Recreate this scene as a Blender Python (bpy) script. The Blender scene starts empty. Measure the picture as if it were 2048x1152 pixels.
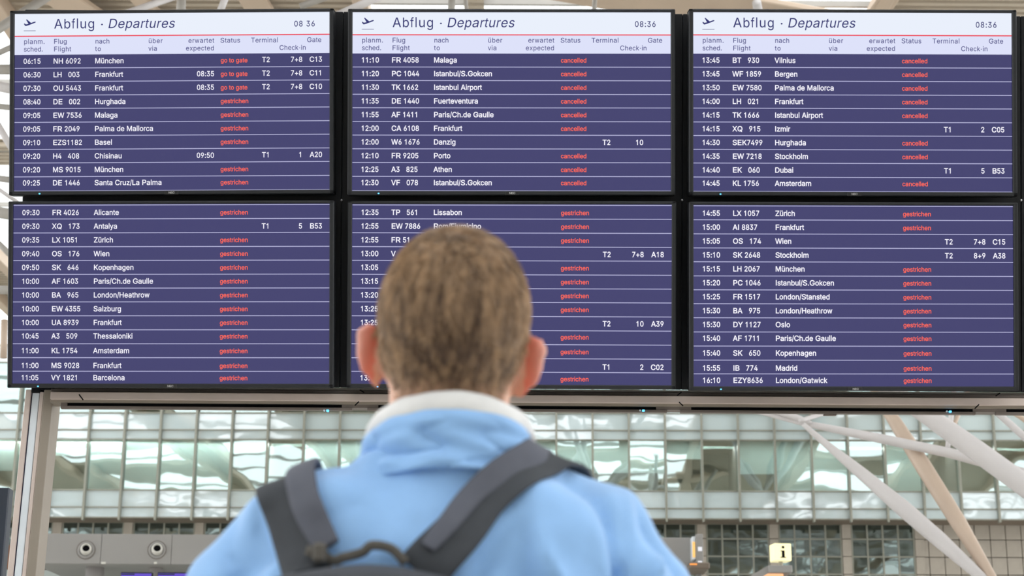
import bpy, math, random, json
import numpy as np
from mathutils import Vector, Matrix, noise
from mathutils.bvhtree import BVHTree
from mathutils.geometry import tessellate_polygon, delaunay_2d_cdt

SC = bpy.context.scene
COL = SC.collection
R = math.radians
random.seed(7)
RNG = np.random.default_rng(7)

# ------------------------------------------------------------------ camera, world, light, exposure
FPX = 3500.0; PITCH = R(15.5); ROLL = R(0.38); CAMZ = 1.2
cam_d = bpy.data.cameras.new('camera'); cam = bpy.data.objects.new('camera', cam_d); COL.objects.link(cam)
CAMROT = Matrix.Rotation(math.pi/2 + PITCH, 3, 'X') @ Matrix.Rotation(ROLL, 3, 'Z')
cam.matrix_world = Matrix.Translation((0, 0, CAMZ)) @ CAMROT.to_4x4()
cam_d.sensor_width = 36.0; cam_d.lens = 36.0*FPX/2048.0
cam_d.clip_start = 0.05; cam_d.clip_end = 400
cam_d.dof.use_dof = True; cam_d.dof.focus_distance = 6.75; cam_d.dof.aperture_fstop = 7.5
SC.camera = cam

world = bpy.data.worlds.new('sky'); SC.world = world; world.use_nodes = True
wn = world.node_tree.nodes; wl = world.node_tree.links
bgn = wn['Background']; bgn.inputs[0].default_value = (0.97, 0.985, 1.0, 1); bgn.inputs[1].default_value = 3.0
SC.view_settings.view_transform = 'Standard'; SC.view_settings.look = 'None'
SC.view_settings.gamma = 1.0; SC.view_settings.use_curve_mapping = False
SC.view_settings.exposure = 0.0

def sun(name, rot, strength, angle, color):
    d = bpy.data.lights.new(name, 'SUN'); d.energy = strength; d.angle = R(angle); d.color = color
    o = bpy.data.objects.new(name, d); COL.objects.link(o); o.rotation_euler = rot
    return o

# fill light added behind the far glass: one long strip that brightens the blinds
BLIND_FILLS = []
def strip_light(x, y, z, L, w, power):
    d = bpy.data.lights.new('blind_fill_light', 'AREA'); d.shape = 'RECTANGLE'; d.size = L; d.size_y = w; d.energy = power; d.color = (1, .97, .92)
    o = bpy.data.objects.new('blind_fill_light', d); COL.objects.link(o); o.location = (x, y, z)
    return o
strip_light(-1, 60.75, 12.28, 60, .5, 3400)

def ray(px, py):
    return (CAMROT @ Vector(((px-1024)/FPX, -(py-576)/FPX, -1.0)))
def at(px, py, Y):
    d = ray(px, py)
    return Vector((0, 0, CAMZ)) + d*(Y/d.y)

# ------------------------------------------------------------------ materials
def srgb(r, g, b):
    f = lambda c: (c/255/12.92) if c/255 <= 0.04045 else ((c/255+0.055)/1.055)**2.4
    return (f(r), f(g), f(b), 1)
def mat(name, col, rough=0.6, metal=0.0, spec=0.5, emit=None, es=1.0, nscale=0, namp=0.1, bump=0, bscale=50, bdist=0.002, coat=0, sheen=0, sss=0, attr=None, detail=3):
    m = bpy.data.materials.new(name); m.use_nodes = True
    nt = m.node_tree; b = nt.nodes['Principled BSDF']
    b.inputs['Base Color'].default_value = col; b.inputs['Roughness'].default_value = rough
    b.inputs['Metallic'].default_value = metal; b.inputs['Specular IOR Level'].default_value = spec
    b.inputs['Coat Weight'].default_value = coat; b.inputs['Sheen Weight'].default_value = sheen
    if sss:
        b.inputs['Subsurface Weight'].default_value = sss
        b.inputs['Subsurface Radius'].default_value = (0.012, 0.004, 0.002); b.inputs['Subsurface Scale'].default_value = 1.0
    if emit:
        b.inputs['Emission Color'].default_value = emit; b.inputs['Emission Strength'].default_value = es
    tc = nt.nodes.new('ShaderNodeTexCoord')
    src = None
    if attr:
        a = nt.nodes.new('ShaderNodeAttribute'); a.attribute_name = attr; src = a.outputs['Color']
    if nscale:
        n = nt.nodes.new('ShaderNodeTexNoise'); n.inputs['Scale'].default_value = nscale; n.inputs['Detail'].default_value = detail
        nt.links.new(tc.outputs['Object'], n.inputs['Vector'])
        mr = nt.nodes.new('ShaderNodeMapRange'); mr.inputs['From Min'].default_value = 0.3; mr.inputs['From Max'].default_value = 0.7
        mr.inputs['To Min'].default_value = 1-namp; mr.inputs['To Max'].default_value = 1+namp
        nt.links.new(n.outputs['Fac'], mr.inputs['Value'])
        mx = nt.nodes.new('ShaderNodeVectorMath'); mx.operation = 'SCALE'
        if src: nt.links.new(src, mx.inputs[0])
        else: mx.inputs[0].default_value = col[:3]
        nt.links.new(mr.outputs[0], mx.inputs['Scale']); src = mx.outputs[0]
    if src: nt.links.new(src, b.inputs['Base Color'])
    if bump:
        n2 = nt.nodes.new('ShaderNodeTexNoise'); n2.inputs['Scale'].default_value = bscale; n2.inputs['Detail'].default_value = 4
        nt.links.new(tc.outputs['Object'], n2.inputs['Vector'])
        bp = nt.nodes.new('ShaderNodeBump'); bp.inputs['Strength'].default_value = bump; bp.inputs['Distance'].default_value = bdist
        nt.links.new(n2.outputs['Fac'], bp.inputs['Height']); nt.links.new(bp.outputs[0], b.inputs['Normal'])
    return m
def emission(name, col, s=1.0):
    m = bpy.data.materials.new(name); m.use_nodes = True; nt = m.node_tree
    for n in list(nt.nodes): nt.nodes.remove(n)
    e = nt.nodes.new('ShaderNodeEmission'); e.inputs[0].default_value = col; e.inputs[1].default_value = s
    o = nt.nodes.new('ShaderNodeOutputMaterial'); nt.links.new(e.outputs[0], o.inputs[0])
    return m

# ------------------------------------------------------------------ mesh helpers
def link(name, me, m, parent=None, **props):
    if m is not None and not me.materials: me.materials.append(m)
    o = bpy.data.objects.new(name, me); COL.objects.link(o)
    if parent is not None: o.parent = parent
    for k, v in props.items(): o[k] = v
    return o
def mesh(name, V, F, smooth=False):
    me = bpy.data.meshes.new(name); me.from_pydata([tuple(v) for v in V], [], F); me.update()
    if smooth: me.polygons.foreach_set('use_smooth', [True]*len(me.polygons))
    return me
class MB:
    def __init__(s): s.V = []; s.F = []
    def add(s, V, F):
        n = len(s.V); s.V += [Vector(v) for v in V]; s.F += [tuple(i+n for i in f) for f in F]; return s
    def box(s, x0, x1, y0, y1, z0, z1, b=0.0, M=None):
        """box with optionally chamfered edges"""
        if x0 > x1: x0, x1 = x1, x0
        if y0 > y1: y0, y1 = y1, y0
        if z0 > z1: z0, z1 = z1, z0
        if b <= 0:
            V = [(x, y, z) for z in (z0, z1) for y in (y0, y1) for x in (x0, x1)]
            F = [(0,2,3,1),(4,5,7,6),(0,1,5,4),(2,6,7,3),(0,4,6,2),(1,3,7,5)]
        else:
            b = min(b, (x1-x0)*.45, (y1-y0)*.45, (z1-z0)*.45)
            V = []; idx = {}
            for k, z in enumerate((z0, z1)):
                for j, y in enumerate((y0, y1)):
                    for i, x in enumerate((x0, x1)):
                        sx, sy, sz = (1-2*i)*b, (1-2*j)*b, (1-2*k)*b
                        for a, (dx, dy, dz) in enumerate(((0, sy, sz), (sx, 0, sz), (sx, sy, 0))):
                            idx[i, j, k, a] = len(V); V.append((x+dx, y+dy, z+dz))
            F = []
            I = lambda i, j, k, a: idx[i, j, k, a]
            for i in (0, 1): F.append(tuple(I(i, j, k, 0) for j, k in ((0,0),(0,1),(1,1),(1,0))))
            for j in (0, 1): F.append(tuple(I(i, j, k, 1) for i, k in ((0,0),(1,0),(1,1),(0,1))))
            for k in (0, 1): F.append(tuple(I(i, j, k, 2) for i, j in ((0,0),(0,1),(1,1),(1,0))))
            for j in (0, 1):
                for k in (0, 1): F.append((I(0,j,k,1), I(1,j,k,1), I(1,j,k,2), I(0,j,k,2)))
            for i in (0, 1):
                for k in (0, 1): F.append((I(i,0,k,0), I(i,1,k,0), I(i,1,k,2), I(i,0,k,2)))
            for i in (0, 1):
                for j in (0, 1): F.append((I(i,j,0,0), I(i,j,1,0), I(i,j,1,1), I(i,j,0,1)))
            for i in (0, 1):
                for j in (0, 1):
                    for k in (0, 1): F.append((I(i,j,k,0), I(i,j,k,1), I(i,j,k,2)))
            # make normals consistent outward
            c = Vector(((x0+x1)/2, (y0+y1)/2, (z0+z1)/2)); G = []
            for f in F:
                p = [Vector(V[q]) for q in f]; n = (p[1]-p[0]).cross(p[2]-p[0])
                m_ = sum(p, Vector())/len(p)
                G.append(f if n.dot(m_-c) > 0 else f[::-1])
            F = G
        if M is not None: V = [M @ Vector(v) for v in V]
        return s.add(V, F)
    def tube(s, pts, rad, n=16, cap=True):
        pts = [Vector(p) for p in pts]; rad = rad if hasattr(rad, '__len__') else [rad]*len(pts)
        rings = []; up = None
        for i, p in enumerate(pts):
            t = (pts[min(i+1, len(pts)-1)]-pts[max(i-1, 0)]).normalized()
            if up is None:
                up = Vector((0, 0, 1)) if abs(t.z) < .9 else Vector((1, 0, 0))
            u = t.cross(up).normalized(); up = u.cross(t).normalized()
            rings.append([p+(u*math.cos(a)+up*math.sin(a))*rad[i] for a in [2*math.pi*k/n for k in range(n)]])
        V = [v for r in rings for v in r]; F = []
        for i in range(len(rings)-1):
            for k in range(n):
                F.append((i*n+k, i*n+(k+1) % n, (i+1)*n+(k+1) % n, (i+1)*n+k))
        if cap: F += [tuple(range(n))[::-1], tuple((len(rings)-1)*n+k for k in range(n))]
        return s.add(V, F)
    def loft(s, rings, cap=True):
        n = len(rings[0]); V = [v for r in rings for v in r]; F = []
        for i in range(len(rings)-1):
            for k in range(n):
                F.append((i*n+k, i*n+(k+1) % n, (i+1)*n+(k+1) % n, (i+1)*n+k))
        if cap: F += [tuple(range(n))[::-1], tuple((len(rings)-1)*n+k for k in range(n))]
        return s.add(V, F)
    def lathe(s, prof, M=None, n=32, closed=False):
        """profile of (radius, height) about local z"""
        V = []; F = []
        for r, h in prof:
            for k in range(n):
                a = 2*math.pi*k/n; V.append((r*math.cos(a), r*math.sin(a), h))
        m = len(prof)
        for i in range(m if closed else m-1):
            j = (i+1) % m
            for k in range(n): F.append((i*n+k, i*n+(k+1) % n, j*n+(k+1) % n, j*n+k))
        if M is not None: V = [M @ Vector(v) for v in V]
        return s.add(V, F)
    def ellipsoid(s, c, r, M=None, nu=24, nv=14):
        V = []; F = []
        for i in range(nv+1):
            th = math.pi*i/nv
            for k in range(nu):
                a = 2*math.pi*k/nu
                v = Vector((r[0]*math.sin(th)*math.cos(a), r[1]*math.sin(th)*math.sin(a), r[2]*math.cos(th)))
                if M is not None: v = M @ v
                V.append(v+Vector(c))
        for i in range(nv):
            for k in range(nu): F.append((i*nu+k, (i+1)*nu+k, (i+1)*nu+(k+1) % nu, i*nu+(k+1) % nu))
        return s.add(V, F)
    def me(s, name, smooth=False): return mesh(name, s.V, s.F, smooth)
    def build(s, name, m, parent=None, smooth=False, **props):
        return link(name, s.me(name, smooth), m, parent, **props)
def empty(name, loc=(0, 0, 0), rot=None, parent=None, **props):
    o = bpy.data.objects.new(name, None); COL.objects.link(o); o.location = loc; o.empty_display_size = .1
    if rot is not None: o.rotation_euler = rot
    if parent is not None: o.parent = parent
    for k, v in props.items(): o[k] = v
    return o
def thing(name, label, cat, loc=(0, 0, 0), rot=None, group=None):
    o = empty(name, loc, rot); o['label'] = label; o['category'] = cat
    if group: o['group'] = group
    return o
def evaluated(o):
    dg = bpy.context.evaluated_depsgraph_get(); dg.update()
    return bpy.data.meshes.new_from_object(o.evaluated_get(dg))
def remeshed(mb, voxel, smooth_it=4, factor=.5):
    """fuse overlapping closed shapes into one continuous smooth surface"""
    o = bpy.data.objects.new('work', mb.me('work')); COL.objects.link(o)
    r = o.modifiers.new('r', 'REMESH'); r.mode = 'VOXEL'; r.voxel_size = voxel; r.use_smooth_shade = True
    if smooth_it:
        s = o.modifiers.new('s', 'SMOOTH'); s.iterations = smooth_it; s.factor = factor
    me = evaluated(o); old = o.data
    bpy.data.objects.remove(o); bpy.data.meshes.remove(old)
    me.polygons.foreach_set('use_smooth', [True]*len(me.polygons))
    return me

M = dict(
  casing=mat('black_plastic', srgb(34, 36, 40), .45, spec=.4, nscale=90, namp=.08),
  backing=mat('black_laminate', srgb(17, 19, 24), .5, spec=.3, nscale=20, namp=.15),
  badge=mat('badge_plastic', srgb(30, 30, 32), .3),
  beige=mat('beige_metal', srgb(214, 198, 190), .5, nscale=6, namp=.06, bump=.05, bscale=120),
  beige_light=mat('pale_beige_metal', srgb(212, 204, 196), .5, nscale=6, namp=.04),
  beige_dark=mat('taupe_metal', srgb(150, 140, 128), .5, nscale=5, namp=.05, bump=.05, bscale=120),
  brown=mat('brown_metal', srgb(112, 102, 96), .5, nscale=8, namp=.08),
  black=mat('matt_black', srgb(9, 9, 12), .8, spec=.1),
  strip=mat('pale_acrylic', srgb(232, 240, 248), .25, nscale=10, namp=.04),
  navy=mat('navy_rubber', srgb(16, 26, 70), .5),
  steel=mat('screw_steel', srgb(220, 220, 220), .25, metal=.9),
  white_tube=mat('white_painted_steel', srgb(206, 202, 202), .45, nscale=2, namp=.04),
  tan_tube=mat('tan_painted_steel', srgb(196, 176, 158), .45, nscale=2, namp=.04),
  grey_tube=mat('grey_painted_steel', srgb(168, 164, 158), .4, nscale=2, namp=.05),
  deck=mat('roof_deck_metal', srgb(192, 180, 163), .55, nscale=.8, namp=.06),
  beam=mat('roof_beam_paint', srgb(198, 178, 158), .6, nscale=.8, namp=.05),
  mullion=mat('mullion_aluminium', srgb(138, 138, 126), .4, metal=.2, nscale=3, namp=.05),
  soffit=mat('soffit_panel', srgb(120, 108, 96), .6, nscale=2, namp=.06),
  stone=mat('cladding_stone', srgb(160, 152, 140), .6, nscale=3, namp=.07, bump=.1, bscale=30),
  joint=mat('cladding_joint', srgb(70, 66, 60), .8),
  floor=mat('terrazzo', srgb(200, 197, 190), .25, nscale=4, namp=.08, detail=8),
  duct=mat('grey_duct_panel', srgb(150, 148, 145), .5, nscale=1.5, namp=.03),
  nozzle=mat('nozzle_white', srgb(216, 214, 206), .35, nscale=9, namp=.03),
  blind=mat('mint_roller_blind', srgb(220, 230, 229), .7, nscale=2, namp=.05),
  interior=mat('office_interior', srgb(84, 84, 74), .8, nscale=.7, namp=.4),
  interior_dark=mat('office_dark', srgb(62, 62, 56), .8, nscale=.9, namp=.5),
)

def translucent(m, fac):
    """let part of the light through a cloth blind"""
    nt = m.node_tree; b = nt.nodes['Principled BSDF']; out = [n for n in nt.nodes if n.type == 'OUTPUT_MATERIAL'][0]
    t = nt.nodes.new('ShaderNodeBsdfTranslucent'); t.inputs[0].default_value = b.inputs['Base Color'].default_value
    mx = nt.nodes.new('ShaderNodeMixShader'); mx.inputs[0].default_value = fac
    nt.links.new(b.outputs[0], mx.inputs[1]); nt.links.new(t.outputs[0], mx.inputs[2]); nt.links.new(mx.outputs[0], out.inputs[0])
translucent(M['blind'], .5)

# ------------------------------------------------------------------ floor, far facade, roof
MB().box(-45, 45, -20, 66, -.3, 0).build('floor', M['floor'], kind='structure', label='pale terrazzo concourse floor')

MB().box(-45, 45, -20.4, -20, 0, 13).build('light_blocking_wall', mat('plain_wall', srgb(170, 168, 160), .7, nscale=.3, namp=.1), kind='structure', label='added plain grey wall behind the camera, cutting frontal light')  # unseen wall added to hold back light from behind the camera
YAW = -R(1.6)
wall = empty('wall_back', (0, 60, 0), (0, 0, YAW), kind='structure', label='far glazed gallery front above gridded windows')
WINV = (Matrix.Translation((0, 60, 0)) @ Matrix.Rotation(YAW, 4, 'Z')).inverted()
def onwall(px, py, off=0.0):
    o = WINV @ Vector((0, 0, CAMZ)); d = (WINV.to_3x3() @ ray(px, py))
    p = o + d*((off-o.y)/d.y); return p.x, p.z

def glass_mat(name, refl, tint, wav=.006, wscale=.8, rough=.02):
    m = bpy.data.materials.new(name); m.use_nodes = True; nt = m.node_tree
    for n in list(nt.nodes): nt.nodes.remove(n)
    N = nt.nodes.new; L = nt.links.new
    out = N('ShaderNodeOutputMaterial'); mx = N('ShaderNodeMixShader'); tr = N('ShaderNodeBsdfTransparent'); gl = N('ShaderNodeBsdfGlossy')
    tr.inputs[0].default_value = tint; gl.inputs['Roughness'].default_value = rough; gl.inputs[0].default_value = (.72, .84, .82, 1)
    mx.inputs[0].default_value = refl
    tc = N('ShaderNodeTexCoord'); no = N('ShaderNodeTexNoise'); no.inputs['Scale'].default_value = wscale; no.inputs['Detail'].default_value = 1
    bp = N('ShaderNodeBump'); bp.inputs['Strength'].default_value = 1.0; bp.inputs['Distance'].default_value = wav
    oi = N('ShaderNodeObjectInfo'); va = N('ShaderNodeVectorMath'); va.operation = 'ADD'
    cb = N('ShaderNodeCombineXYZ'); mu = N('ShaderNodeMath'); mu.operation = 'MULTIPLY'; mu.inputs[1].default_value = 60
    L(oi.outputs['Random'], mu.inputs[0]); L(mu.outputs[0], cb.inputs[0]); L(mu.outputs[0], cb.inputs[2])
    L(tc.outputs['Object'], va.inputs[0]); L(cb.outputs[0], va.inputs[1]); L(va.outputs[0], no.inputs['Vector'])
    L(no.outputs['Fac'], bp.inputs['Height']); L(bp.outputs[0], gl.inputs['Normal'])
    L(tr.outputs[0], mx.inputs[1]); L(gl.outputs[0], mx.inputs[2]); L(mx.outputs[0], out.inputs[0])
    return m
def frit_mat(name, col):
    m = mat(name, col, .35, spec=.5)
    nt = m.node_tree; b = nt.nodes['Principled BSDF']
    b.inputs['Coat Weight'].default_value = 1.0; b.inputs['Coat IOR'].default_value = 2.7; b.inputs['Coat Roughness'].default_value = .03
    tc = nt.nodes.new('ShaderNodeTexCoord'); no = nt.nodes.new('ShaderNodeTexNoise'); no.inputs['Scale'].default_value = 1.1; no.inputs['Detail'].default_value = 1
    oi = nt.nodes.new('ShaderNodeObjectInfo'); va = nt.nodes.new('ShaderNodeVectorMath'); va.operation = 'ADD'
    cb = nt.nodes.new('ShaderNodeCombineXYZ'); mu = nt.nodes.new('ShaderNodeMath'); mu.operation = 'MULTIPLY'; mu.inputs[1].default_value = 60
    nt.links.new(oi.outputs['Random'], mu.inputs[0]); nt.links.new(mu.outputs[0], cb.inputs[0]); nt.links.new(mu.outputs[0], cb.inputs[2])
    nt.links.new(tc.outputs['Object'], va.inputs[0]); nt.links.new(cb.outputs[0], va.inputs[1]); nt.links.new(va.outputs[0], no.inputs['Vector'])
    bp = nt.nodes.new('ShaderNodeBump'); bp.inputs['Strength'].default_value = 1; bp.inputs['Distance'].default_value = .009
    nt.links.new(no.outputs['Fac'], bp.inputs['Height']); nt.links.new(bp.outputs[0], b.inputs['Coat Normal'])
    return m
M['glass'] = glass_mat('window_glass', .36, (.86, .925, .915, 1))
M['lower_glass'] = glass_mat('lower_window_glass', .14, (.7, .75, .72, 1), .01, .8)
M['frit'] = frit_mat('fritted_pale_glass', srgb(184, 201, 203))

sx0 = onwall(175.3, 930)[0]; sx1 = onwall(1990, 930)[0]; PITCHX = (sx1-sx0)/25
# the glazing rows: heights read where the photograph shows the bars
ZR = [onwall(1024, y)[1] for y in (1037, 1016.5, 982, 880, 861, 827, 725, 690)]
IX = range(-13, 36)
XL, XR = sx0+IX[0]*PITCHX, sx0+IX[-1]*PITCHX
bar = MB().box(-.035, .035, -.22, .02, ZR[0]-.12, ZR[-1], .01).me('mullion')
for i in IX: 
    o = link('mullion', bar, M['mullion'], wall); o.location = (sx0+i*PITCHX, 0, 0)
tb = MB().box(XL, XR, -.07, .02, -.022, .022, .006).me('transom')
for z in ZR:
    o = link('transom', tb, M['mullion'], wall); o.location = (0, 0, z)
meshes = {}
def pane_mesh(w, h):
    k = (round(w, 3), round(h, 3))
    if k not in meshes: meshes[k] = MB().box(-w/2, w/2, -.012, .012, -h/2, h/2).me('pane')
    return meshes[k]
def blind_drop(i):
    if i < 0: return (.95, .6, .97, .3)[i % 4]
    tbl = {0:.97,1:.96,2:.97,3:.97,4:.25,5:0,6:.62,7:.6,8:.62,9:.6,10:.6,11:.6,12:.3,13:.55,14:.62,15:.62,16:.35,17:0,18:.64,19:.96,20:1,21:.0,22:.98,23:0,24:0,25:0,26:.4}
    return tbl.get(i, .6)
rp = random.Random(3)
for r in range(len(ZR)-1):
    z0, z1 = ZR[r], ZR[r+1]
    for i in list(IX)[:-1]:
        xc = sx0+(i+.5)*PITCHX
        big = (r == 2 or r == 5)
        me_ = pane_mesh(PITCHX-.06, z1-z0-.03)
        frit = not big
        o = bpy.data.objects.new('pane', me_.copy() if False else me_); COL.objects.link(o); o.parent = wall
        if not me_.materials: me_.materials.append(M['frit'] if frit else M['glass'])
        o.location = (xc, 0, (z0+z1)/2)
        o.rotation_euler = (R(rp.uniform(-.5, .5)), 0, R(rp.uniform(-.8, .8)))
        if big:
            d = blind_drop(i) if r == 2 else .7
            if d > .02:
                h = (z1-z0)*d
                bo = MB().box(-PITCHX/2+.03, PITCHX/2-.03, -.01, .01, -h, 0).build('blind', M['blind'], wall)
                bo.location = (xc, .12, z1-.02)
# rooms behind the clear row: back wall, floors and partitions
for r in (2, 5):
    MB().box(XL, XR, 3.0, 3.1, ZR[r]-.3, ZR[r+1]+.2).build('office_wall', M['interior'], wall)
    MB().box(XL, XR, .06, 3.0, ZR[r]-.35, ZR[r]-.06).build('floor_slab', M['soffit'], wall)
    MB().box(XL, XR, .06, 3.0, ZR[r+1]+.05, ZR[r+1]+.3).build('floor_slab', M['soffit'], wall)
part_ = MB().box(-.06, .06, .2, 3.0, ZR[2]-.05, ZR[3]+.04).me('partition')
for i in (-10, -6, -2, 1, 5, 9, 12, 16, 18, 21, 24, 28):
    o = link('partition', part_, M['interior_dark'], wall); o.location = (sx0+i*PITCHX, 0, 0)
# soffit under the overhanging glass and the gridded window wall below it
ZB = ZR[0]-.02
MB().box(XL, XR, .0, 1.25, ZB, ZB+.12).build('soffit', M['soffit'], wall)
OFF = 1.25
def lw(px, py): return onwall(px, py, OFF)
zt = lw(1600, 1045)[1]
zrow = [lw(1600, y)[1] for y in (1048.5, 1078.5, 1113.5, 1149, 1184)]
ch_ = zrow[2]-zrow[3]
while zrow[-1] > 2.5: zrow.append(zrow[-1]-ch_)
PER = 2*PITCHX; g0 = lw(1413, 1060)[0]
pw = (lw(1536, 1060)[0]-g0)/4
xtile = lw(1824, 1060)[0]
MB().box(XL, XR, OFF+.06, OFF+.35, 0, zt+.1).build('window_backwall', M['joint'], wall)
frame_v = {}
k0 = int((XL-g0)//PER)+1
nlow = 0
zbot = zrow[-1]
win_me = MB()
for c in range(5): win_me.box(c*pw-.028, c*pw+.028, -.06, .02, zbot, zrow[0]+.03, .008)
for z in zrow: win_me.box(-.028, 4*pw+.028, -.05, .02, z-.025, z+.025, .006)
win_me = win_me.me('window_frame')
room_me = MB().box(-.03, 4*pw+.03, 1.2, 1.25, zbot, zrow[0]).box(-.05, -.02, .07, 1.2, zbot, zrow[0]).box(4*pw+.02, 4*pw+.05, .07, 1.2, zbot, zrow[0]).me('room')
pil_me = MB()
pil_w = PER-4*pw
zz = zrow[0]+.04
tops = [zt+.02]+[z for z in zrow[1:]]
for a, b in zip(tops[:-1], tops[1:]): pil_me.box(.035, pil_w-.035, -.1, .05, b+.01, a-.01, .008)
pil_me = pil_me.me('pilaster')
k = k0
while g0+k*PER < xtile-.5:
    x = g0+k*PER
    f = link('window_frame', win_me, M['mullion'], wall); f.location = (x, OFF, 0)
    for c in range(4):
        for rr in range(min(4, len(zrow)-1)):
            a, b = zrow[rr], zrow[rr+1]
            p = link('pane', pane_mesh(pw-.05, a-b-.05), M['lower_glass'], f); p.location = ((c+.5)*pw, -.01, (a+b)/2)
            p.rotation_euler = (R(rp.uniform(-.6, .6)), 0, R(rp.uniform(-.9, .9)))
    o = link('pilaster', pil_me, M['stone'], wall); o.location = (x+4*pw, OFF, 0)
    k += 1
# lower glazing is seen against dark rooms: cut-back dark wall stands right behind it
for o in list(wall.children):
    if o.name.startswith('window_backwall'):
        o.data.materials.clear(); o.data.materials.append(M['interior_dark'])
# square stone cladding right of the last window
tw = (lw(1948, 1100)[0]-lw(1824, 1100)[0])/4
tz = [zt, lw(1900, 1080)[1]]; dz = lw(1900, 1080)[1]-lw(1900, 1115)[1]
while tz[-1] > dz: tz.append(tz[-1]-dz)
tile = {}
c = 0
while xtile+c*tw < XR-.1:
    for rr in range(len(tz)-1):
        if rr > 5: break
        a, b = tz[rr], tz[rr+1]
        key = round(a-b, 3)
        if key not in tile: tile[key] = MB().box(.012, tw-.012, -.05, .05, .012, a-b-.012, .008).me('tile')
        o = link('tile', tile[key], M['stone'], wall); o.location = (xtile+c*tw, OFF, b)
    c += 1
MB().box(xtile, XR, OFF-.04, OFF+.05, 0, tz[min(6, len(tz)-1)]).build('plinth', M['stone'], wall)

# ---- roof: corrugated deck strips, flat beams, glazed slots between them
ZC = 16.0
ceil = empty('ceiling', (0, 0, ZC), kind='structure', label='corrugated beige roof deck with skylight slots')
def deck(x0, x1, y0=-26, y1=57.5, pitch=.26, amp=.17):
    V = []; F = []; y = y0
    prof = []
    while y < y1:
        prof += [(y, 0), (y+pitch*.5, 0), (y+pitch*.6, amp), (y+pitch*.9, amp)]
        y += pitch
    for yy, zz in prof: V += [(x0, yy, zz), (x1, yy, zz)]
    for i in range(len(prof)-1): F.append((2*i, 2*i+1, 2*i+3, 2*i+2))
    n = len(V); V += [(x0, y0, .19), (x1, y0, .19), (x0, y1, .19), (x1, y1, .19)]; F.append((n, n+1, n+3, n+2))
    link('roof_deck', mesh('roof_deck', V, F), M['deck'], ceil)
def rbeam(x0, y0, x1, y1, w=.5, h=.35, z=-.2):
    a = Vector((x0, y0, z)); b = Vector((x1, y1, z)); L = (b-a).length
    M_ = Matrix.Translation(a) @ Matrix.Rotation(math.atan2(b.y-a.y, b.x-a.x), 4, 'Z')
    MB().box(0, L, -w/2, w/2, -h/2, h/2, .02, M_).build('roof_beam', M['beam'], ceil)
for a, b in ((-40, -35), (-28, -23), (-16.5, -15.2), (-10.2, -3.0), (7.2, 12.5), (18, 23), (29, 34)): deck(a, b)
deck(-1.0, -.6); deck(3.4, 4.6)
for x in (-35, -28, -23, -16.5, -15.2, -10.2, -3.0, 7.2, 12.5, 18, 23, 29): rbeam(x, -26, x, 57.5, .3)
M['sky_glass'] = glass_mat('roof_glass', .06, (.97, .98, .98, 1), 0.0, 1)
for a, b in ((-35, -28), (-23, -16.5), (-15.2, -10.2), (-3.0, -1.0), (-.6, 3.4), (4.6, 7.2), (12.5, 18), (23, 29)):
    MB().box(a, b, -26, 57.5, .21, .23).build('skylight_pane', M['sky_glass'], ceil)
    g = MB()
    y = -25
    while y < 57: g.box(a, b, y-.04, y+.04, .0, .12); y += 4.4
    g.build('glazing_bar', M['grey_tube'], ceil)
for a, b, ya, yb in ((-3.0, 3.4, 36.5, 39.5), (4.6, 7.2, 39, 43), (-15.2, -10.2, 40.6, 41.9), (-3, -.6, 43, 46), (.5, 3.4, 44.5, 47), (12.5, 18, 24, 27), (12.5, 18, 33, 37), (-23, -16.5, 22, 25), (-23, -16.5, 31, 34), (-23, -16.5, 39, 42), (-3, 3.4, 14, 17), (4.6, 7.2, 20, 25), (-15.2, -10.2, 18, 24), (-15.2, -10.2, 8, 12), (12.5, 18, 12, 15), (-3.0, 3.4, 24, 26), (12.5, 18, 42, 45)): deck(a, b, ya, yb)  # cross decks, mostly added to split the skylight reflections into patches
def pxbeam(pa, pb, w):
    """flat beam just below the roof, between two sighted points of the roof plane"""
    def hit(p):
        d = ray(*p); t = (ZC-.3-CAMZ)/d.z; return Vector((0, 0, CAMZ))+d*t
    a, b = hit(pa), hit(pb); d = (b-a).normalized()
    a = a-d*3; b = b+d*5
    rbeam(a.x, a.y, b.x, b.y, w, .12, -.3)
pxbeam((165, 24), (112, -12), .75)
pxbeam((522, 24), (500, -12), .55)
pxbeam((1355, 4), (1455, 22), 1.5)
pxbeam((1757, 22), (1780, -10), .45)
pxbeam((300, 20), (270, -12), .35)
# tubes of the roof structure seen above and beside the screens
def rtube(a, b, Y0, Y1, wpx, m='grey_tube', ext=.25):
    p, q = at(a[0], a[1], Y0), at(b[0], b[1], Y1)
    r = wpx/2*((Y0+Y1)/2)/FPX*1.02
    d = q-p
    MB().tube([p-d*ext, q+d*ext], r, 20).build('strut', M[m], ceil, smooth=True).matrix_parent_inverse = Matrix.Translation((0, 0, -ZC))
rtube((88, -2), (0, 56), 25, 24, 20)
rtube((255, 26), (352, -8), 25, 25.5, 15, 'white_tube')
rtube((362, 24), (363, -10), 27, 27, 20)
rtube((440, 24), (452, -8), 24, 24, 15, 'white_tube')
rtube((690, 24), (762, -8), 25, 25, 17, 'white_tube')
rtube((620, 6), (700, -22), 26, 26, 14, 'grey_tube')
rtube((902, 24), (905, -10), 27, 27, 16, 'grey_tube')
rtube((934, 24), (930, -10), 27, 27, 8, 'grey_tube')
rtube((1188, 24), (1190, -10), 27, 27, 10, 'grey_tube', .1)
rtube((-8, 108), (26, 93), 24, 24, 13)
rtube((-10, 139), (30, 139), 24.5, 24.5, 22)
rtube((-10, 172), (30, 179), 24, 24, 22, 'white_tube')
rtube((-10, 212), (30, 216), 25, 25, 13)
rtube((-8, 244), (26, 300), 24, 24, 15, 'white_tube')
rtube((-10, 356), (30, 361), 24, 24, 14)
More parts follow.
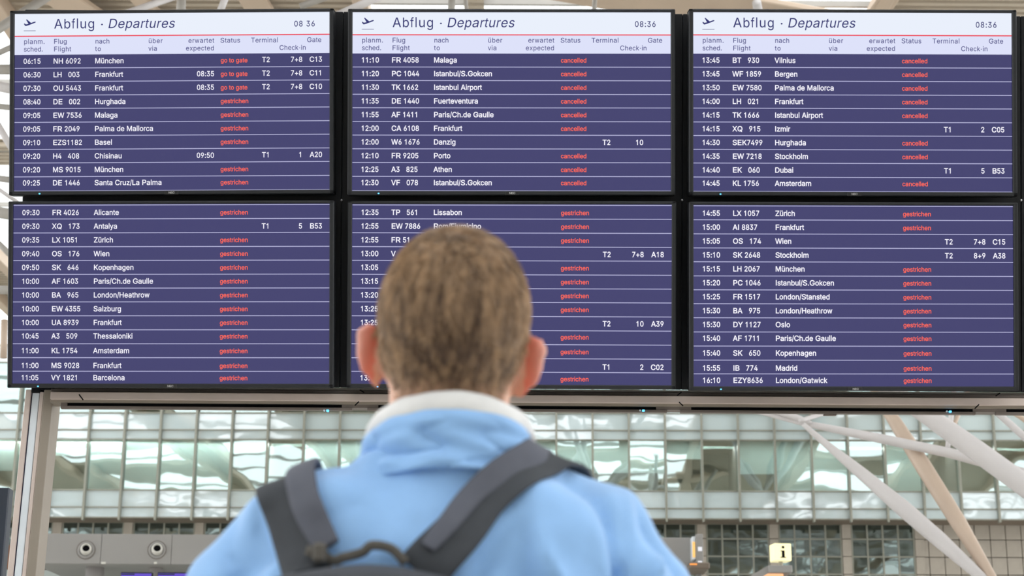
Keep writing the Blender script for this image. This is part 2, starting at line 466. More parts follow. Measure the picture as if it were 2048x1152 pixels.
rtube((-10, 374), (26, 398), 24, 24, 9, 'white_tube')
rtube((-10, 424), (30, 430), 24, 24, 24)
rtube((-10, 480), (26, 514), 24, 24, 12)
rtube((-10, 580), (30, 580), 24, 24, 17)
rtube((9, 640), (7, 716), 24, 24, 14, 'tan_tube', 0)

# lattice trusses and struts added out of the frame for the far glass to mirror
for yt in (6, 13, 20, 26.5):
    g = MB(); x = -34.0
    g.tube([(-34, yt, -.6), (34, yt, -.6)], .14, 10); g.tube([(-34, yt, -2.1), (34, yt, -2.1)], .14, 10)
    k = 0
    while x < 33:
        g.tube([(x, yt, -.6 if k % 2 else -2.1), (x+1.9, yt, -2.1 if k % 2 else -.6)], .09, 8); x += 1.9; k += 1
    g.build('added_truss', M['white_tube'], ceil, smooth=True)
for s_ in range(7):
    x = -27+9*s_
    MB().tube([(x, 4, -.7), (x+4, 14, -1.9), (x-1, 28, -1.0)], [.16, .24, .16], 12).build('strut', M['grey_tube'], ceil, smooth=True)

rt = random.Random(11)
for k in range(30):
    # random tree-like struts below the roof, added to break up the far glass reflections
    if k % 5 == 0: nx, ny = -8.5+3.7*(k//5), rt.uniform(34, 46)
    xx = nx+rt.uniform(-3.2, 3.2); xx = max(-9.0, min(13, xx))
    MB().tube([(nx, ny, -3.2), ((nx+xx)/2, ny+rt.uniform(-1.5, 1.5), -2.0), (xx, ny+rt.uniform(-5, 5), -.45)], [.07, .19, .09], 10).build('strut', M['white_tube' if k % 3 else 'grey_tube'], ceil, smooth=True)

# ---- white steel branching column on the right
tree = thing('branching_column', 'white steel tree column with tapering branches on the right, crossing the gallery glass', 'column', (0, 0, 0))
YT = 25.0
def branch(pts, name='branch', m='white_tube'):
    P = [at(x, y, Yd) for x, y, w, Yd in pts]; rad = [w/2*Yd/FPX*1.03 for x, y, w, Yd in pts]
    # resample smoothly
    n = 6; Q = []; Rr = []
    for i in range(len(P)-1):
        for k in range(n):
            t = k/n; Q.append(P[i].lerp(P[i+1], t))
            tt = t*t*(3-2*t) if False else t
            Rr.append(rad[i]*(1-tt)+rad[i+1]*tt)
    Q.append(P[-1]); Rr.append(rad[-1])
    return MB().tube(Q, Rr, 24).build(name, M[m], tree, smooth=True)
branch([(1606, 848, 9, 26), (1640, 878, 13, 26), (1720, 944, 24, 25.8), (1810, 1020, 33, 25.5), (1880, 1080, 31, 25.3), (1960, 1152, 21, 25), (2010, 1196, 14, 25)])
branch([(1730, 740, 22, 27), (1780, 828, 25, 26.5), (1845, 930, 33, 26), (1915, 1042, 32, 25.5), (1980, 1150, 21, 25), (2010, 1196, 14, 25)], m='tan_tube')
branch([(1760, 765, 32, 24), (1851, 828, 37, 24), (1950, 899, 42, 23.8), (2070, 986, 44, 23.6), (2200, 1080, 40, 23.4)])
branch([(1470, 817, 7, 26.5), (1510, 822, 8, 26.5), (1606, 846, 12, 26.3), (1765, 878, 19, 26), (1900, 906, 20, 25.8), (2060, 950, 21, 25.5), (2200, 990, 20, 25.2)])
branch([(1622, 846, 8, 26.2), (1570, 826, 16, 26.3), (1540, 815, 16, 26.4), (1470, 790, 12, 26.6)], 'branch')
branch([(1600, 842, 9, 26), (1650, 826, 9, 26.5), (1700, 805, 9, 27)], 'branch')
branch([(1895, 898, 10, 25.8), (1903, 828, 10, 26), (1908, 780, 10, 26.2)], 'branch')
branch([(1901, 868, 8, 25.9), (1917, 828, 9, 26.1), (1935, 785, 9, 26.3)], 'branch', 'tan_tube')
branch([(1960, 800, 13, 24), (2000, 830, 14, 24), (2060, 884, 15, 24)])
branch([(2010, 815, 10, 26), (2038, 832, 10, 26), (2070, 855, 10, 26)], m='tan_tube')
jn = at(2010, 1196, 25)
MB().tube([(jn.x, jn.y, 0), (jn.x, jn.y, jn.z+.1)], [.32, .2], 28).build('trunk', M['white_tube'], tree, smooth=True)
jn2 = at(2200, 1080, 23.4)
MB().tube([(jn2.x, jn2.y, 0), (jn2.x, jn2.y, jn2.z+.15)], [.34, .24], 28).build('trunk', M['white_tube'], tree, smooth=True)

# ---- gallery with the two air nozzles, lower left, reaching right behind the man
YG = 30.0
gal = thing('air_duct_gallery', 'long grey duct fascia with round air nozzles on pale columns', 'duct', (0, YG, 0))
gx0 = at(60, 1100, YG).x; gx1 = at(1382, 1100, YG).x
gzt = at(700, 1071, YG).z; gzb = at(700, 1131, YG).z
holes = [at(172, 1100, YG), at(314, 1100, YG)]
PWG = 2.44
# panels split at their joints
joint_px = [60, 202, 343, 484, 626, 768, 910, 1052, 1194, 1382]
for a, b in zip(joint_px[:-1], joint_px[1:]):
    xa, xb = at(a, 1100, YG).x, at(b, 1100, YG).x
    zb_ = gzb if b < 1300 else at(1300, 1150, YG).z
    MB().box(xa+.003, xb-.003, 0, .35, zb_, gzt, .006).build('duct_panel', M['duct'], gal)
MB().box(gx0, gx1, .05, 3.0, gzb+.02, gzt-.1).build('duct_slab', M['duct'], gal)
for h in holes:
    rr = 18.7*YG/FPX
    Mx = Matrix.Translation((h.x, -.0, h.z)) @ Matrix.Rotation(R(90), 4, 'X')
    n_ = empty('nozzle', (0, 0, 0), parent=gal)
    MB().lathe([(rr*1.0, -.002), (rr*1.0, .008), (rr*.93, .008), (rr*.93, -.002)], Mx, 40).build('nozzle_groove', M['brown'], n_, smooth=False)
    MB().lathe([(rr*.93, .0), (rr*.90, .016), (rr*.62, .018), (rr*.6, .0)], Mx, 40).build('nozzle_flange', M['duct'], n_, smooth=True)
    My = Mx @ Matrix.Rotation(R(-14), 4, 'X') @ Matrix.Rotation(R(12), 4, 'Y')
    MB().lathe([(rr*.60, .0), (rr*.60, .05), (rr*.54, .09), (rr*.44, .11), (rr*.38, .10), (rr*.37, .03)], My, 40).build('nozzle_ring', M['nozzle'], n_, smooth=True)
    MB().lathe([(rr*.375, .07), (.001, .065)], My, 40).build('nozzle_bore', M['black'], n_)
for px_, w_ in ((207, 9), (311, 6)):
    p = at(px_, 1126, YG)
    MB().box(p.x-w_/2*YG/FPX, p.x+w_/2*YG/FPX, -.015, .0, p.z-.018, p.z+.018, .004).build('marker', M['nozzle'], gal)
for px_, w_ in ((190, 36), (312, 26), (700, 34), (1100, 34)):
    p = at(px_, 1140, YG+.8); r_ = w_/2*(YG+.8)/FPX
    MB().tube([(p.x, .8, 0), (p.x, .8, gzb+.05)], r_, 28).build('column', M['white_tube'], gal, smooth=True)
# shop fronts under the gallery: orange brown soffit line and pale fascia
shop = thing('shop_front', 'pale fascia of a shop front beneath the duct gallery', 'shop', (0, YG+3.4, 0))
za, zb = at(300, 1134, YG+3.4).z, at(300, 1140, YG+3.4).z
MB().box(gx0-2, gx1, 0, .3, zb, za+.4, .01).build('ceiling_strip', mat('brown_timber', srgb(120, 84, 62), .6, nscale=3, namp=.35), shop)
MB().box(gx0-2, gx1, -.05, .25, 0, zb-.02, .01).build('fascia', mat('pale_fascia', srgb(168, 176, 172), .5, nscale=1, namp=.05), shop)
M['purple'] = emission('purple_screen', srgb(108, 88, 205), 1.0)
for (xa, xb, lab) in ((241, 305, 'left purple information screen below the air duct gallery'), (315, 392, 'right purple information screen below the air duct gallery')):
    YS = 26.0
    p0, p1 = at(xa, 1144, YS), at(xb, 1144, YS)
    t = thing('information_screen', lab, 'screen', (0, 0, 0), None, 'purple screens below the gallery')
    w_ = p1.x-p0.x; h_ = w_*.56
    MB().box(p0.x, p1.x, YS, YS+.08, p0.z-h_, p0.z, .008).build('casing', M['casing'], t)
    MB().box(p0.x+.015, p1.x-.015, YS-.004, YS, p0.z-h_+.02, p0.z-.02).build('screen', M['purple'], t)
    MB().box(p0.x+.02, p0.x+w_*.45, YS-.006, YS-.004, p0.z-.045, p0.z-.025).build('title_bar', M['navy'], t)
    zf = p0.z-h_
    MB().tube([((p0.x+p1.x)/2, YS+.04, 0), ((p0.x+p1.x)/2, YS+.04, zf+.05)], .04, 16).build('stand', M['casing'], t, smooth=True)
# ---- light pylon at the right end of the gallery
YP = 29.6
pt = thing('light_pylon', 'pale upright sign pylon with warm lit left edge and two white squares', 'sign', (0, 0, 0))
a = at(1392, 1068, YP); b = at(1407, 1130, YP)
MB().box(a.x, b.x, YP, YP+.5, b.z, a.z, .008).build('pylon_panel', M['duct'], pt)
e0 = at(1385, 1072, YP)
MB().box(e0.x, a.x-.002, YP+.1, YP+.5, b.z+.1, a.z-.03, .006).build('side_panel', M['strip'], pt)
MB().box(e0.x+.005, a.x-.012, YP+.09, YP+.1, b.z+.14, a.z-.12).build('light_strip', emission('warm_lamp', srgb(255, 200, 120), 1.2), pt)
for yy in (1098, 1126):
    p = at(1400, yy, YP)
    MB().box(p.x-.035, p.x+.035, YP-.01, YP, p.z-.035, p.z+.035, .003).build('square_light', emission('white_lamp', srgb(245, 245, 250), 1.0), pt)
c0 = at(1371, 1134, YP); c1 = at(1411, 1147, YP)
MB().box(c0.x, c1.x, YP-.7, YP+.25, c1.z, c0.z, .02).build('canopy', M['soffit'], pt)
MB().box(c0.x, c0.x+.12, YP-.71, YP-.7, c1.z+.06, c0.z-.02).build('canopy_light', emission('orange_lamp', srgb(255, 165, 90), 1.2), pt)
MB().box(a.x+.02, b.x-.02, YP+.1, YP+.4, 0, c0.z, .01).build('pylon_leg', M['duct'], pt)

# ---- information kiosk with the lit "i" cube
YI = 28.0
# ------------------------------------------------------------------ lettering: outlines of each character
FONT = """0~453~279_1,323_24,359_62,384_113,400_178,405_254,400_330,384_395,358_447,323_484,279_508,227_516,174_508,130_484,95_447,69_395,53_330,48_254,53_178,69_113,95_62,130_24,174_1,227_-7;192_56,163_74,140_103,123_144,113_194,109_254,113_314,123_365,140_405,163_435,192_453,227_460,261_453,290_435,313_405,330_365,340_314,344_254,340_194,330_144,313_103,290_74,261_56,227_50
1~453~205_0,267_0,267_509,226_509,90_410,90_348,205_425
2~453~389_0,389_57,153_57,153_60,306_223,357_290,371_318,378_345,381_372,376_411,361_445,337_474,306_497,268_511,225_516,182_511,143_496,111_473,86_442,71_405,66_362,127_362,130_390,139_413,153_433,172_447,196_457,224_460,250_457,273_449,293_436,308_419,317_397,320_371,318_348,311_327,299_305,261_257,64_47,64_0
3~453~266_-2,309_12,344_36,370_66,387_103,393_145,387_186,371_222,344_253,308_276,264_288,211_289,211_278,372_461,372_509,70_509,70_452,288_452,288_448,157_299,157_248,242_244,275_234,299_217,316_196,326_172,329_145,325_116,315_93,297_74,275_61,248_53,219_50,191_52,165_59,144_71,126_87,115_107,109_132,44_132,52_91,70_57,98_30,133_10,173_-3,218_-7
4~453~413_105,413_163,109_163,311_509,247_509,40_158,40_105|343_0,343_318,282_318,282_0
5~453~268_-1,309_15,343_41,369_76,385_117,391_163,388_199,379_231,364_260,345_285,321_306,294_321,263_330,229_334,203_331,155_315,134_301,151_452,366_452,366_509,96_509,67_253,128_246,145_258,167_268,218_277,248_273,275_262,297_244,314_221,324_193,328_162,324_131,314_104,298_82,276_64,250_53,221_50,196_52,173_60,154_73,138_89,127_108,122_130,60_130,66_93,83_60,108_32,140_11,178_-2,221_-7
6~453~271_-2,310_14,343_39,368_73,384_112,389_157,384_201,370_240,346_271,316_295,278_309,235_314,196_307,165_288,145_261,151_261,322_509,252_509,102_285,80_239,68_199,64_162,69_115,84_74,109_40,142_15,182_-1,226_-7;198_52,174_63,153_79,138_102,128_128,125_158,128_188,138_214,153_235,174_252,198_262,226_265,254_262,279_251,299_235,314_213,324_187,327_157,324_128,314_101,299_79,279_63,254_52,226_48
7~453~165_0,391_449,391_509,62_509,62_452,323_452,97_0
8~453~275_-2,317_11,352_33,378_62,395_96,401_135,397_166,387_195,372_220,351_241,327_256,300_265,333_282,359_308,376_342,382_380,377_417,361_450,337_477,306_498,269_511,226_516,184_511,146_498,114_477,90_450,75_417,70_380,76_342,93_308,119_282,153_265,125_256,101_241,81_220,65_195,55_166,52_135,57_96,74_62,101_33,136_11,178_-2,226_-7;195_52,167_60,145_74,129_91,119_113,115_139,119_165,130_189,147_208,169_223,196_232,226_235,256_232,283_223,305_208,322_189,333_165,337_139,333_113,323_91,307_74,285_60,258_52,226_49;201_292,178_300,159_313,145_330,136_351,133_376,136_399,145_420,159_437,177_449,200_457,226_460,252_457,275_449,294_437,308_420,316_399,319_376,316_351,307_330,293_313,274_300,252_292,226_290
9~453~182_510,143_494,110_469,85_436,69_397,64_352,68_307,83_269,106_237,137_214,175_199,218_195,257_202,287_221,307_248,301_248,130_0,200_0,350_224,373_270,385_309,389_347,384_393,368_434,343_468,310_494,271_510,226_516;254_457,279_446,299_429,314_407,324_381,327_350,324_321,314_295,299_273,279_257,254_247,226_243,199_247,174_257,154_274,138_295,129_322,125_352,129_381,138_407,154_429,174_446,199_457,226_460
:~188~113_-1,128_9,138_24,141_41,138_59,128_73,113_83,95_87,78_83,63_73,53_59,50_41,53_24,63_9,78_-1,95_-4|113_274,128_284,138_299,141_316,138_334,128_349,113_359,95_362,78_359,63_349,53_334,50_316,53_299,63_284,78_274,95_271
+~453~255_34,255_364,198_364,198_34|391_172,391_226,61_226,61_172
/~249~178_533,14_-76,71_-76,235_533
.~188~113_-1,128_9,138_24,141_41,138_59,128_73,113_83,95_87,78_83,63_73,53_59,50_41,53_24,63_9,78_-1,95_-4
-~453~114_244,114_188,337_188,337_244
A~480~85_0,191_302,245_478,232_478,276_334,395_0,463_0,276_509,201_509,16_0|370_142,370_199,110_199,110_142
B~456~247_0,301_4,344_18,377_39,400_67,413_100,418_136,414_173,402_203,385_227,363_245,339_257,315_262,315_267,356_286,373_301,387_320,395_344,398_374,394_410,381_442,359_469,329_491,289_504,241_509,60_509,60_0;125_231,248_231,279_228,306_218,327_203,342_184,352_161,355_137,349_105,330_80,296_63,245_57,125_57;125_452,240_452,283_446,313_429,330_403,336_372,333_348,323_326,308_309,288_296,265_288,125_285
C~510~305_-4,341_5,373_19,402_38,428_62,448_91,463_124,473_160,408_160,401_136,389_114,357_81,315_60,267_53,223_59,184_76,151_105,125_145,109_194,103_254,109_314,125_364,150_403,184_432,223_450,267_456,315_449,357_428,389_395,401_373,408_348,473_348,463_385,448_418,427_447,402_471,373_490,340_504,305_513,267_516,205_508,150_484,104_445,70_393,48_329,40_254,48_179,70_115,104_63,150_25,205_1,267_-7
D~502~291_8,351_31,398_68,433_119,455_181,462_255,455_329,433_391,399_441,353_478,294_501,225_509,93_509,93_452,221_452,275_446,320_428,354_399,379_361,394_312,399_255,394_198,379_149,354_110,318_81,272_63,215_57,96_57,96_0,219_0|60_509,60_0,125_0,125_509
E~419~375_0,375_57,125_57,125_229,355_229,355_286,125_286,125_452,372_452,372_509,60_509,60_0
F~410~125_0,125_221,346_221,346_278,125_278,125_452,369_452,369_509,60_509,60_0
G~520~326_0,377_19,419_50,451_91,471_141,478_200,478_256,283_256,283_199,434_199,415_202,410_160,396_123,374_93,345_71,309_57,269_53,224_59,184_76,151_105,125_145,109_194,103_254,109_314,125_364,150_404,183_432,222_450,265_456,315_448,356_427,387_393,408_349,474_349,465_384,449_416,429_445,403_469,374_489,340_504,304_513,265_516,203_508,149_484,103_445,69_393,47_329,40_254,47_179,69_116,104_64,149_25,205_1,269_-7
H~517~125_0,125_232,392_232,392_0,457_0,457_509,392_509,392_289,125_289,125_509,60_509,60_0
I~195~66_0,129_0,129_509,66_509
J~396~246_3,294_33,326_81,336_145,336_509,272_509,272_145,266_104,248_74,220_56,185_50,149_56,122_74,104_104,98_145,98_173,33_173,33_145,44_81,75_33,124_3,185_-7
K~467~228_276,231_276,448_509,364_509,174_303,104_216,104_145|125_0,125_509,60_509,60_0|449_0,228_309,188_259,372_0
L~393~361_0,361_57,125_57,125_509,60_509,60_0
M~628~122_0,119_457,112_457,152_340,286_0,342_0,456_291,513_457,507_457,504_0,568_0,568_509,476_509,352_187,307_49,322_49,293_141,152_509,60_509,60_0
N~523~125_0,124_328,119_454,108_452,164_354,387_0,463_0,463_509,399_509,399_157,405_54,414_55,375_130,136_509,60_509,60_0
O~533~329_1,384_25,429_63,464_115,486_179,493_254,486_329,464_393,429_445,384_484,329_508,267_516,205_508,150_484,105_445,70_393,48_329,40_254,48_179,70_115,105_63,150_25,205_1,267_-7;223_59,184_76,151_105,125_144,109_194,103_254,109_314,125_364,151_404,184_433,223_450,267_456,310_450,349_433,383_404,408_365,425_314,430_254,425_194,408_144,383_105,349_76,310_59,267_53
P~445~125_0,125_452,232_452,268_449,297_439,318_423,333_402,342_376,344_348,342_319,333_294,318_272,297_256,269_246,233_242,109_242,109_186,235_186,289_191,332_207,366_233,390_265,404_304,409_348,404_391,390_430,366_462,332_487,289_503,235_509,60_509,60_0
Q~533~401_-48,468_-48,313_159,245_159|329_1,384_25,429_63,464_115,486_179,493_254,486_329,464_393,429_445,384_484,329_508,267_516,205_508,150_484,105_445,70_393,48_329,40_254,48_179,70_115,105_63,150_25,205_1,267_-7;223_59,184_76,151_105,125_144,109_194,103_254,109_314,125_364,151_404,184_433,223_450,267_456,310_450,349_433,383_404,408_365,425_314,430_254,425_194,408_144,383_105,349_76,310_59,267_53
R~449~125_0,125_452,233_452,269_449,298_440,319_425,334_405,342_380,345_352,342_324,334_300,319_281,298_267,269_258,234_255,96_255,96_198,236_198,289_203,333_217,367_240,390_271,405_309,409_352,405_395,390_433,367_465,333_489,290_504,236_509,60_509,60_0|428_0,303_229,230_229,353_0
S~447~278_-4,323_11,360_34,386_64,403_99,408_139,405_171,395_198,379_220,359_238,312_264,191_300,148_319,131_334,119_352,115_376,118_398,129_418,145_435,167_448,194_456,225_459,267_453,302_437,326_412,337_378,401_378,394_415,377_449,351_476,316_498,275_511,227_516,180_511,138_498,102_476,75_448,58_413,52_372,60_326,86_289,128_260,184_239,272_214,316_193,332_179,342_161,346_139,341_114,329_92,311_74,286_60,257_52,224_49,194_52,166_59,142_71,123_88,110_110,104_137,38_137,46_96,64_60,91_31,128_9,172_-4,224_-9
T~449~193_452,193_0,257_0,257_452,417_452,417_509,32_509,32_452
U~517~315_-2,363_15,403_43,433_80,451_124,457_173,457_509,393_509,393_178,389_144,377_113,357_87,331_68,298_56,259_52,220_56,187_68,160_87,141_113,128_144,124_178,124_509,60_509,60_173,66_124,85_80,114_43,154_15,203_-2,259_-8
V~480~278_0,463_509,395_509,290_206,235_31,248_31,203_176,84_509,16_509,204_0
W~686~230_0,318_323,350_475,336_475,359_356,455_0,530_0,670_509,603_509,510_145,488_40,497_40,480_120,380_509,306_509,211_145,189_40,197_40,181_120,82_509,16_509,155_0
X~474~91_0,206_166,244_231,230_231,259_180,382_0,456_0,259_287,259_239,446_509,374_509,272_361,232_292,243_292,214_345,104_509,29_509,217_236,217_284,18_0
Y~472~268_0,268_208,455_509,381_509,251_293,224_230,250_230,208_318,91_509,16_509,203_208,203_0
Z~438~399_0,399_57,90_54,97_33,152_105,397_462,397_509,40_509,40_452,348_454,341_476,42_46,42_0
a~389~190_-6,215_1,252_25,272_52,277_52,277_0,337_0,337_251,333_290,322_320,306_343,286_360,263_372,215_383,163_382,133_375,104_364,79_346,57_322,41_291,100_274,118_301,149_322,171_329,220_329,240_322,256_311,267_297,273_279,276_257,273_243,265_235,234_227,125_211,78_193,58_179,43_161,34_138,30_108,35_73,48_45,68_22,94_5,126_-5,160_-9;149_47,114_61,102_72,94_87,92_105,95_124,103_139,117_150,134_159,259_182,276_190,272_115,263_93,248_74,228_59,202_49,170_45
b~424~274_-2,313_16,346_45,370_84,385_133,390_189,385_245,370_293,345_332,313_361,274_378,229_384,197_381,171_373,137_346,118_319,114_319,114_509,53_509,53_0,112_0,112_59,118_59,153_17,172_4,198_-5,229_-8;188_51,162_65,140_86,125_115,116_150,113_189,116_229,125_263,140_291,161_312,188_325,220_330,253_325,280_311,301_290,316_261,325_227,328_189,325_151,316_117,301_88,279_66,253_51,220_47
c~396~235_-6,285_9,325_37,354_78,363_102,304_117,292_89,271_66,243_52,207_46,173_51,145_66,124_89,108_117,99_151,96_187,99_224,108_258,124_287,145_310,173_325,207_330,242_325,270_311,290_289,303_262,362_277,340_322,305_356,260_377,207_384,159_378,117_360,82_330,56_291,40_243,34_187,40_133,56_85,82_46,117_16,159_-2,207_-8
d~424~227_-5,252_4,287_31,307_59,313_59,313_0,372_0,372_509,311_509,311_319,306_319,287_346,253_373,228_381,196_384,151_378,112_361,79_332,55_293,39_245,34_189,39_133,55_84,79_45,111_16,151_-2,195_-8;172_51,145_66,124_88,109_117,99_151,96_189,99_227,108_261,124_290,145_311,172_325,205_330,237_325,263_312,284_291,300_263,309_229,312_189,309_150,299_115,284_86,263_65,236_51,205_47
e~404~249_-5,283_4,311_19,335_39,353_63,365_91,306_105,285_73,254_53,212_46,179_50,151_61,128_80,110_106,100_139,96_178,99_241,109_270,125_294,146_313,173_326,205_330,237_326,263_314,283_294,298_269,307_237,310_202,338_221,75_221,75_169,371_169,368_242,357_282,341_315,319_341,294_361,266_374,236_382,205_384,157_378,115_359,81_329,55_290,39_242,34_187,40_132,56_85,82_46,117_16,161_-2,212_-8
f~254~6_379,6_327,228_327,228_379|142_0,142_419,145_443,154_460,171_470,195_474,227_468,243_521,207_529,161_527,135_519,113_505,96_486,84_461,81_432,81_0
g~425~251_-147,291_-136,324_-117,350_-90,367_-54,372_-9,372_379,313_379,313_319,308_319,288_346,253_373,228_382,196_384,152_378,112_361,80_332,55_293,39_246,34_191,39_136,55_90,80_53,113_27,152_10,195_5,227_8,252_16,287_41,306_68,311_68,311_-6,304_-47,282_-75,249_-92,207_-97,178_-95,154_-88,122_-66,101_-41,51_-69,64_-91,82_-110,105_-127,134_-140,168_-148,207_-151;172_63,145_76,124_96,109_123,99_155,96_193,99_229,109_262,124_290,145_312,172_325,205_330,237_325,264_312,285_291,300_264,309_231,312_193,309_154,300_121,285_95,264_75,237_63,205_59
h~410~117_257,126_283,141_303,161_317,184_326,210_329,246_323,273_304,290_275,296_235,296_0,357_0,357_240,353_285,341_321,321_349,295_369,264_380,227_384,187_379,152_362,124_332,102_287,114_287,114_509,53_509,53_0,114_0,114_227
i~167~114_0,114_379,53_379,53_0|100_446,114_455,123_468,126_483,123_499,114_512,100_521,84_524,67_521,54_512,44_499,41_483,44_468,54_455,67_446,84_443
k~381~177_199,184_199,360_379,284_379,121_212,110_212,110_137|114_0,114_509,53_509,53_0|372_0,191_229,148_186,294_0
l~167~54_0,113_0,113_530,54_530
m~610~114_0,114_238,117_266,126_289,140_307,158_320,178_328,199_330,229_326,253_311,269_288,274_260,274_0,335_0,335_247,338_270,345_290,358_307,374_320,395_328,419_330,447_326,473_313,490_289,496_254,496_0,557_0,557_255,553_296,541_328,522_354,497_372,468_383,437_386,407_383,381_375,357_361,337_343,322_321,312_295,321_295,309_331,287_361,257_380,219_386,195_384,172_376,151_363,132_346,118_323,108_295,112_295,112_379,53_379,53_0
n~410~117_257,126_283,141_303,161_317,184_326,210_329,246_323,273_304,290_275,296_235,296_0,357_0,357_240,353_285,341_321,321_349,295_369,264_380,227_384,187_379,152_362,124_332,102_287,112_287,112_379,53_379,53_0,114_0,114_227
o~415~256_-2,299_16,333_46,359_85,376_133,381_187,376_243,359_291,333_330,299_360,256_378,207_384,159_378,117_360,82_330,56_291,40_243,34_187,40_133,56_85,82_46,117_16,159_-2,207_-8;173_51,145_66,124_89,108_117,99_151,96_187,99_224,108_258,124_287,145_310,173_325,207_330,242_325,270_310,292_287,307_258,316_224,319_187,316_151,307_117,292_89,270_66,242_51,207_46
p~424~114_-143,114_59,118_59,138_31,173_4,198_-5,229_-8,274_-2,313_16,346_45,370_84,385_133,390_189,385_245,370_293,345_332,313_361,274_378,229_384,197_381,171_373,137_346,118_319,112_319,112_379,53_379,53_-143;188_51,162_65,140_86,125_115,116_150,113_189,116_229,125_263,140_291,161_312,188_325,220_330,253_325,280_311,301_290,316_261,325_227,328_189,325_151,316_117,301_88,279_66,253_51,220_47
r~259~114_0,114_237,117_262,126_284,140_301,159_315,182_323,207_326,243_322,243_384,181_380,152_367,130_347,115_321,112_321,112_379,53_379,53_0
s~365~223_-5,260_6,290_24,312_47,326_75,331_107,325_142,306_171,275_194,229_209,144_232,124_243,112_258,109_277,114_299,131_317,156_329,187_333,219_328,243_316,258_298,268_277,324_290,314_316,299_339,279_358,254_372,223_381,187_384,149_381,115_370,87_354,65_332,51_305,47_274,53_237,72_208,104_186,149_170,237_147,254_136,265_121,268_103,262_81,244_62,217_50,181_45,150_49,124_60,105_79,94_107,36_94,45_63,62_38,84_18,112_3,145_-5,182_-8
t~227~6_379,6_327,204_327,204_379|65_93,72_52,92_21,125_2,168_-4,213_2,202_54,177_50,150_53,136_61,128_76,126_98,126_471,65_471
u~410~222_0,257_17,286_47,307_92,298_92,298_0,357_0,357_379,296_379,296_153,293_122,283_97,268_77,249_62,226_53,200_50,164_56,137_75,119_105,114_144,114_379,53_379,53_139,57_95,69_59,89_31,115_11,146_-1,182_-5
v~389~226_0,371_379,305_379,224_155,184_21,206_21,177_121,84_379,17_379,163_0
w~567~199_0,263_225,291_338,277_338,297_252,368_0,429_0,545_379,480_379,434_214,391_41,402_41,392_91,316_379,252_379,206_214,165_41,175_41,165_91,87_379,23_379,138_0
x~379~91_0,148_85,205_182,173_182,287_0,358_0,209_214,209_169,352_379,282_379,233_306,175_206,207_206,100_379,29_379,171_171,171_218,21_0
y~389~77_-145,117_-143,139_-136,159_-124,177_-107,191_-85,371_379,305_379,224_155,184_21,206_21,177_121,84_379,17_379,163_-1,141_-58,130_-74,118_-84,88_-90,61_-86,47_-139
z~380~339_0,339_56,126_56,126_60,333_331,333_379,48_379,48_323,254_323,42_46,42_0
ü~410~222_0,257_17,286_47,307_92,298_92,298_0,357_0,357_379,296_379,296_153,293_122,283_97,268_77,249_62,226_53,200_50,164_56,137_75,119_105,114_144,114_379,53_379,53_139,57_95,69_59,89_31,115_11,146_-1,182_-5|292_446,305_455,314_468,317_483,314_499,305_512,292_520,277_523,261_520,248_512,239_499,236_483,239_468,248_455,261_446,277_443|149_446,162_455,170_468,173_483,170_499,162_512,149_520,133_523,118_520,104_512,96_499,93_483,96_468,104_455,118_446,133_443
·~196~116_200,130_210,140_224,144_242,140_259,130_274,116_284,98_287,81_284,66_274,56_259,52_242,56_224,66_210,81_200,98_196"""
GLYPH = {}
for line in FONT.strip('\n').split('\n'):
    ch, adv, body = line.split('~')
    GLYPH[ch] = (float(adv), [[[tuple(map(float, p.split('_'))) for p in loop.split(',')] for loop in grp.split(';')] for grp in body.split('|')])
AW = {' ': 278, '0': 556, ':': 278, '+': 584, '/': 278, '.': 278, '-': 333, 'A': 667, 'B': 667, 'C': 722, 'D': 722, 'E': 667, 'F': 611, 'G': 778, 'H': 722, 'I': 278, 'J': 500, 'K': 667, 'L': 556, 'M': 833, 'N': 722, 'O': 778, 'P': 667, 'Q': 778, 'R': 722, 'S': 667, 'T': 611, 'U': 722, 'V': 667, 'W': 944, 'X': 667, 'Y': 667, 'Z': 611, 'a': 556, 'b': 556, 'c': 500, 'd': 556, 'e': 556, 'f': 278, 'g': 556, 'h': 556, 'i': 222, 'k': 500, 'l': 222, 'm': 833, 'n': 556, 'o': 556, 'p': 556, 'r': 333, 's': 500, 't': 278, 'u': 556, 'v': 500, 'w': 722, 'x': 500, 'y': 500, 'z': 500, 'ü': 556, '·': 333}
for d in '123456789': AW[d] = 556
TRI = {}
def grow(loop, w):
    n = len(loop); out = []
    for i in range(n):
        a, b, c = Vector(loop[i-1]), Vector(loop[i]), Vector(loop[(i+1) % n])
        d1 = (b-a).normalized(); d2 = (c-b).normalized()
        n1 = Vector((d1.y, -d1.x)); n2 = Vector((d2.y, -d2.x)); m_ = n1+n2
        if m_.length < 1e-3: m_ = n1
        m_.normalize(); k = w/max(.5, m_.dot(n1))
        out.append(tuple(b+m_*k))
    return out
def glyph(ch, bold):
    k = (ch, bold)
    if k not in TRI:
        adv, groups = GLYPH[ch]
        loops = [grow(l, bold) if bold else l for g in groups for l in g]
        P = [Vector(p) for l in loops for p in l]; E = []; n = 0
        for l in loops:
            E += [(n+i, n+(i+1) % len(l)) for i in range(len(l))]; n += len(l)
        V, _, T, _, _, _ = delaunay_2d_cdt(P, E, [], 0, 1e-4)
        F = []
        for t in T:
            cx = sum(V[i].x for i in t)/len(t); cy = sum(V[i].y for i in t)/len(t); wn_ = 0
            for l in loops:          # winding number: overlapping strokes stay filled, counters stay open
                for i in range(len(l)):
                    x1, y1 = l[i]; x2, y2 = l[(i+1) % len(l)]
                    if (y1 > cy) != (y2 > cy) and cx < (x2-x1)*(cy-y1)/(y2-y1)+x1: wn_ += 1 if y2 > y1 else -1
            if wn_ > 0: F.append(tuple(t))
        TRI[k] = ([(v.x, v.y) for v in V], F)
    return TRI[k]
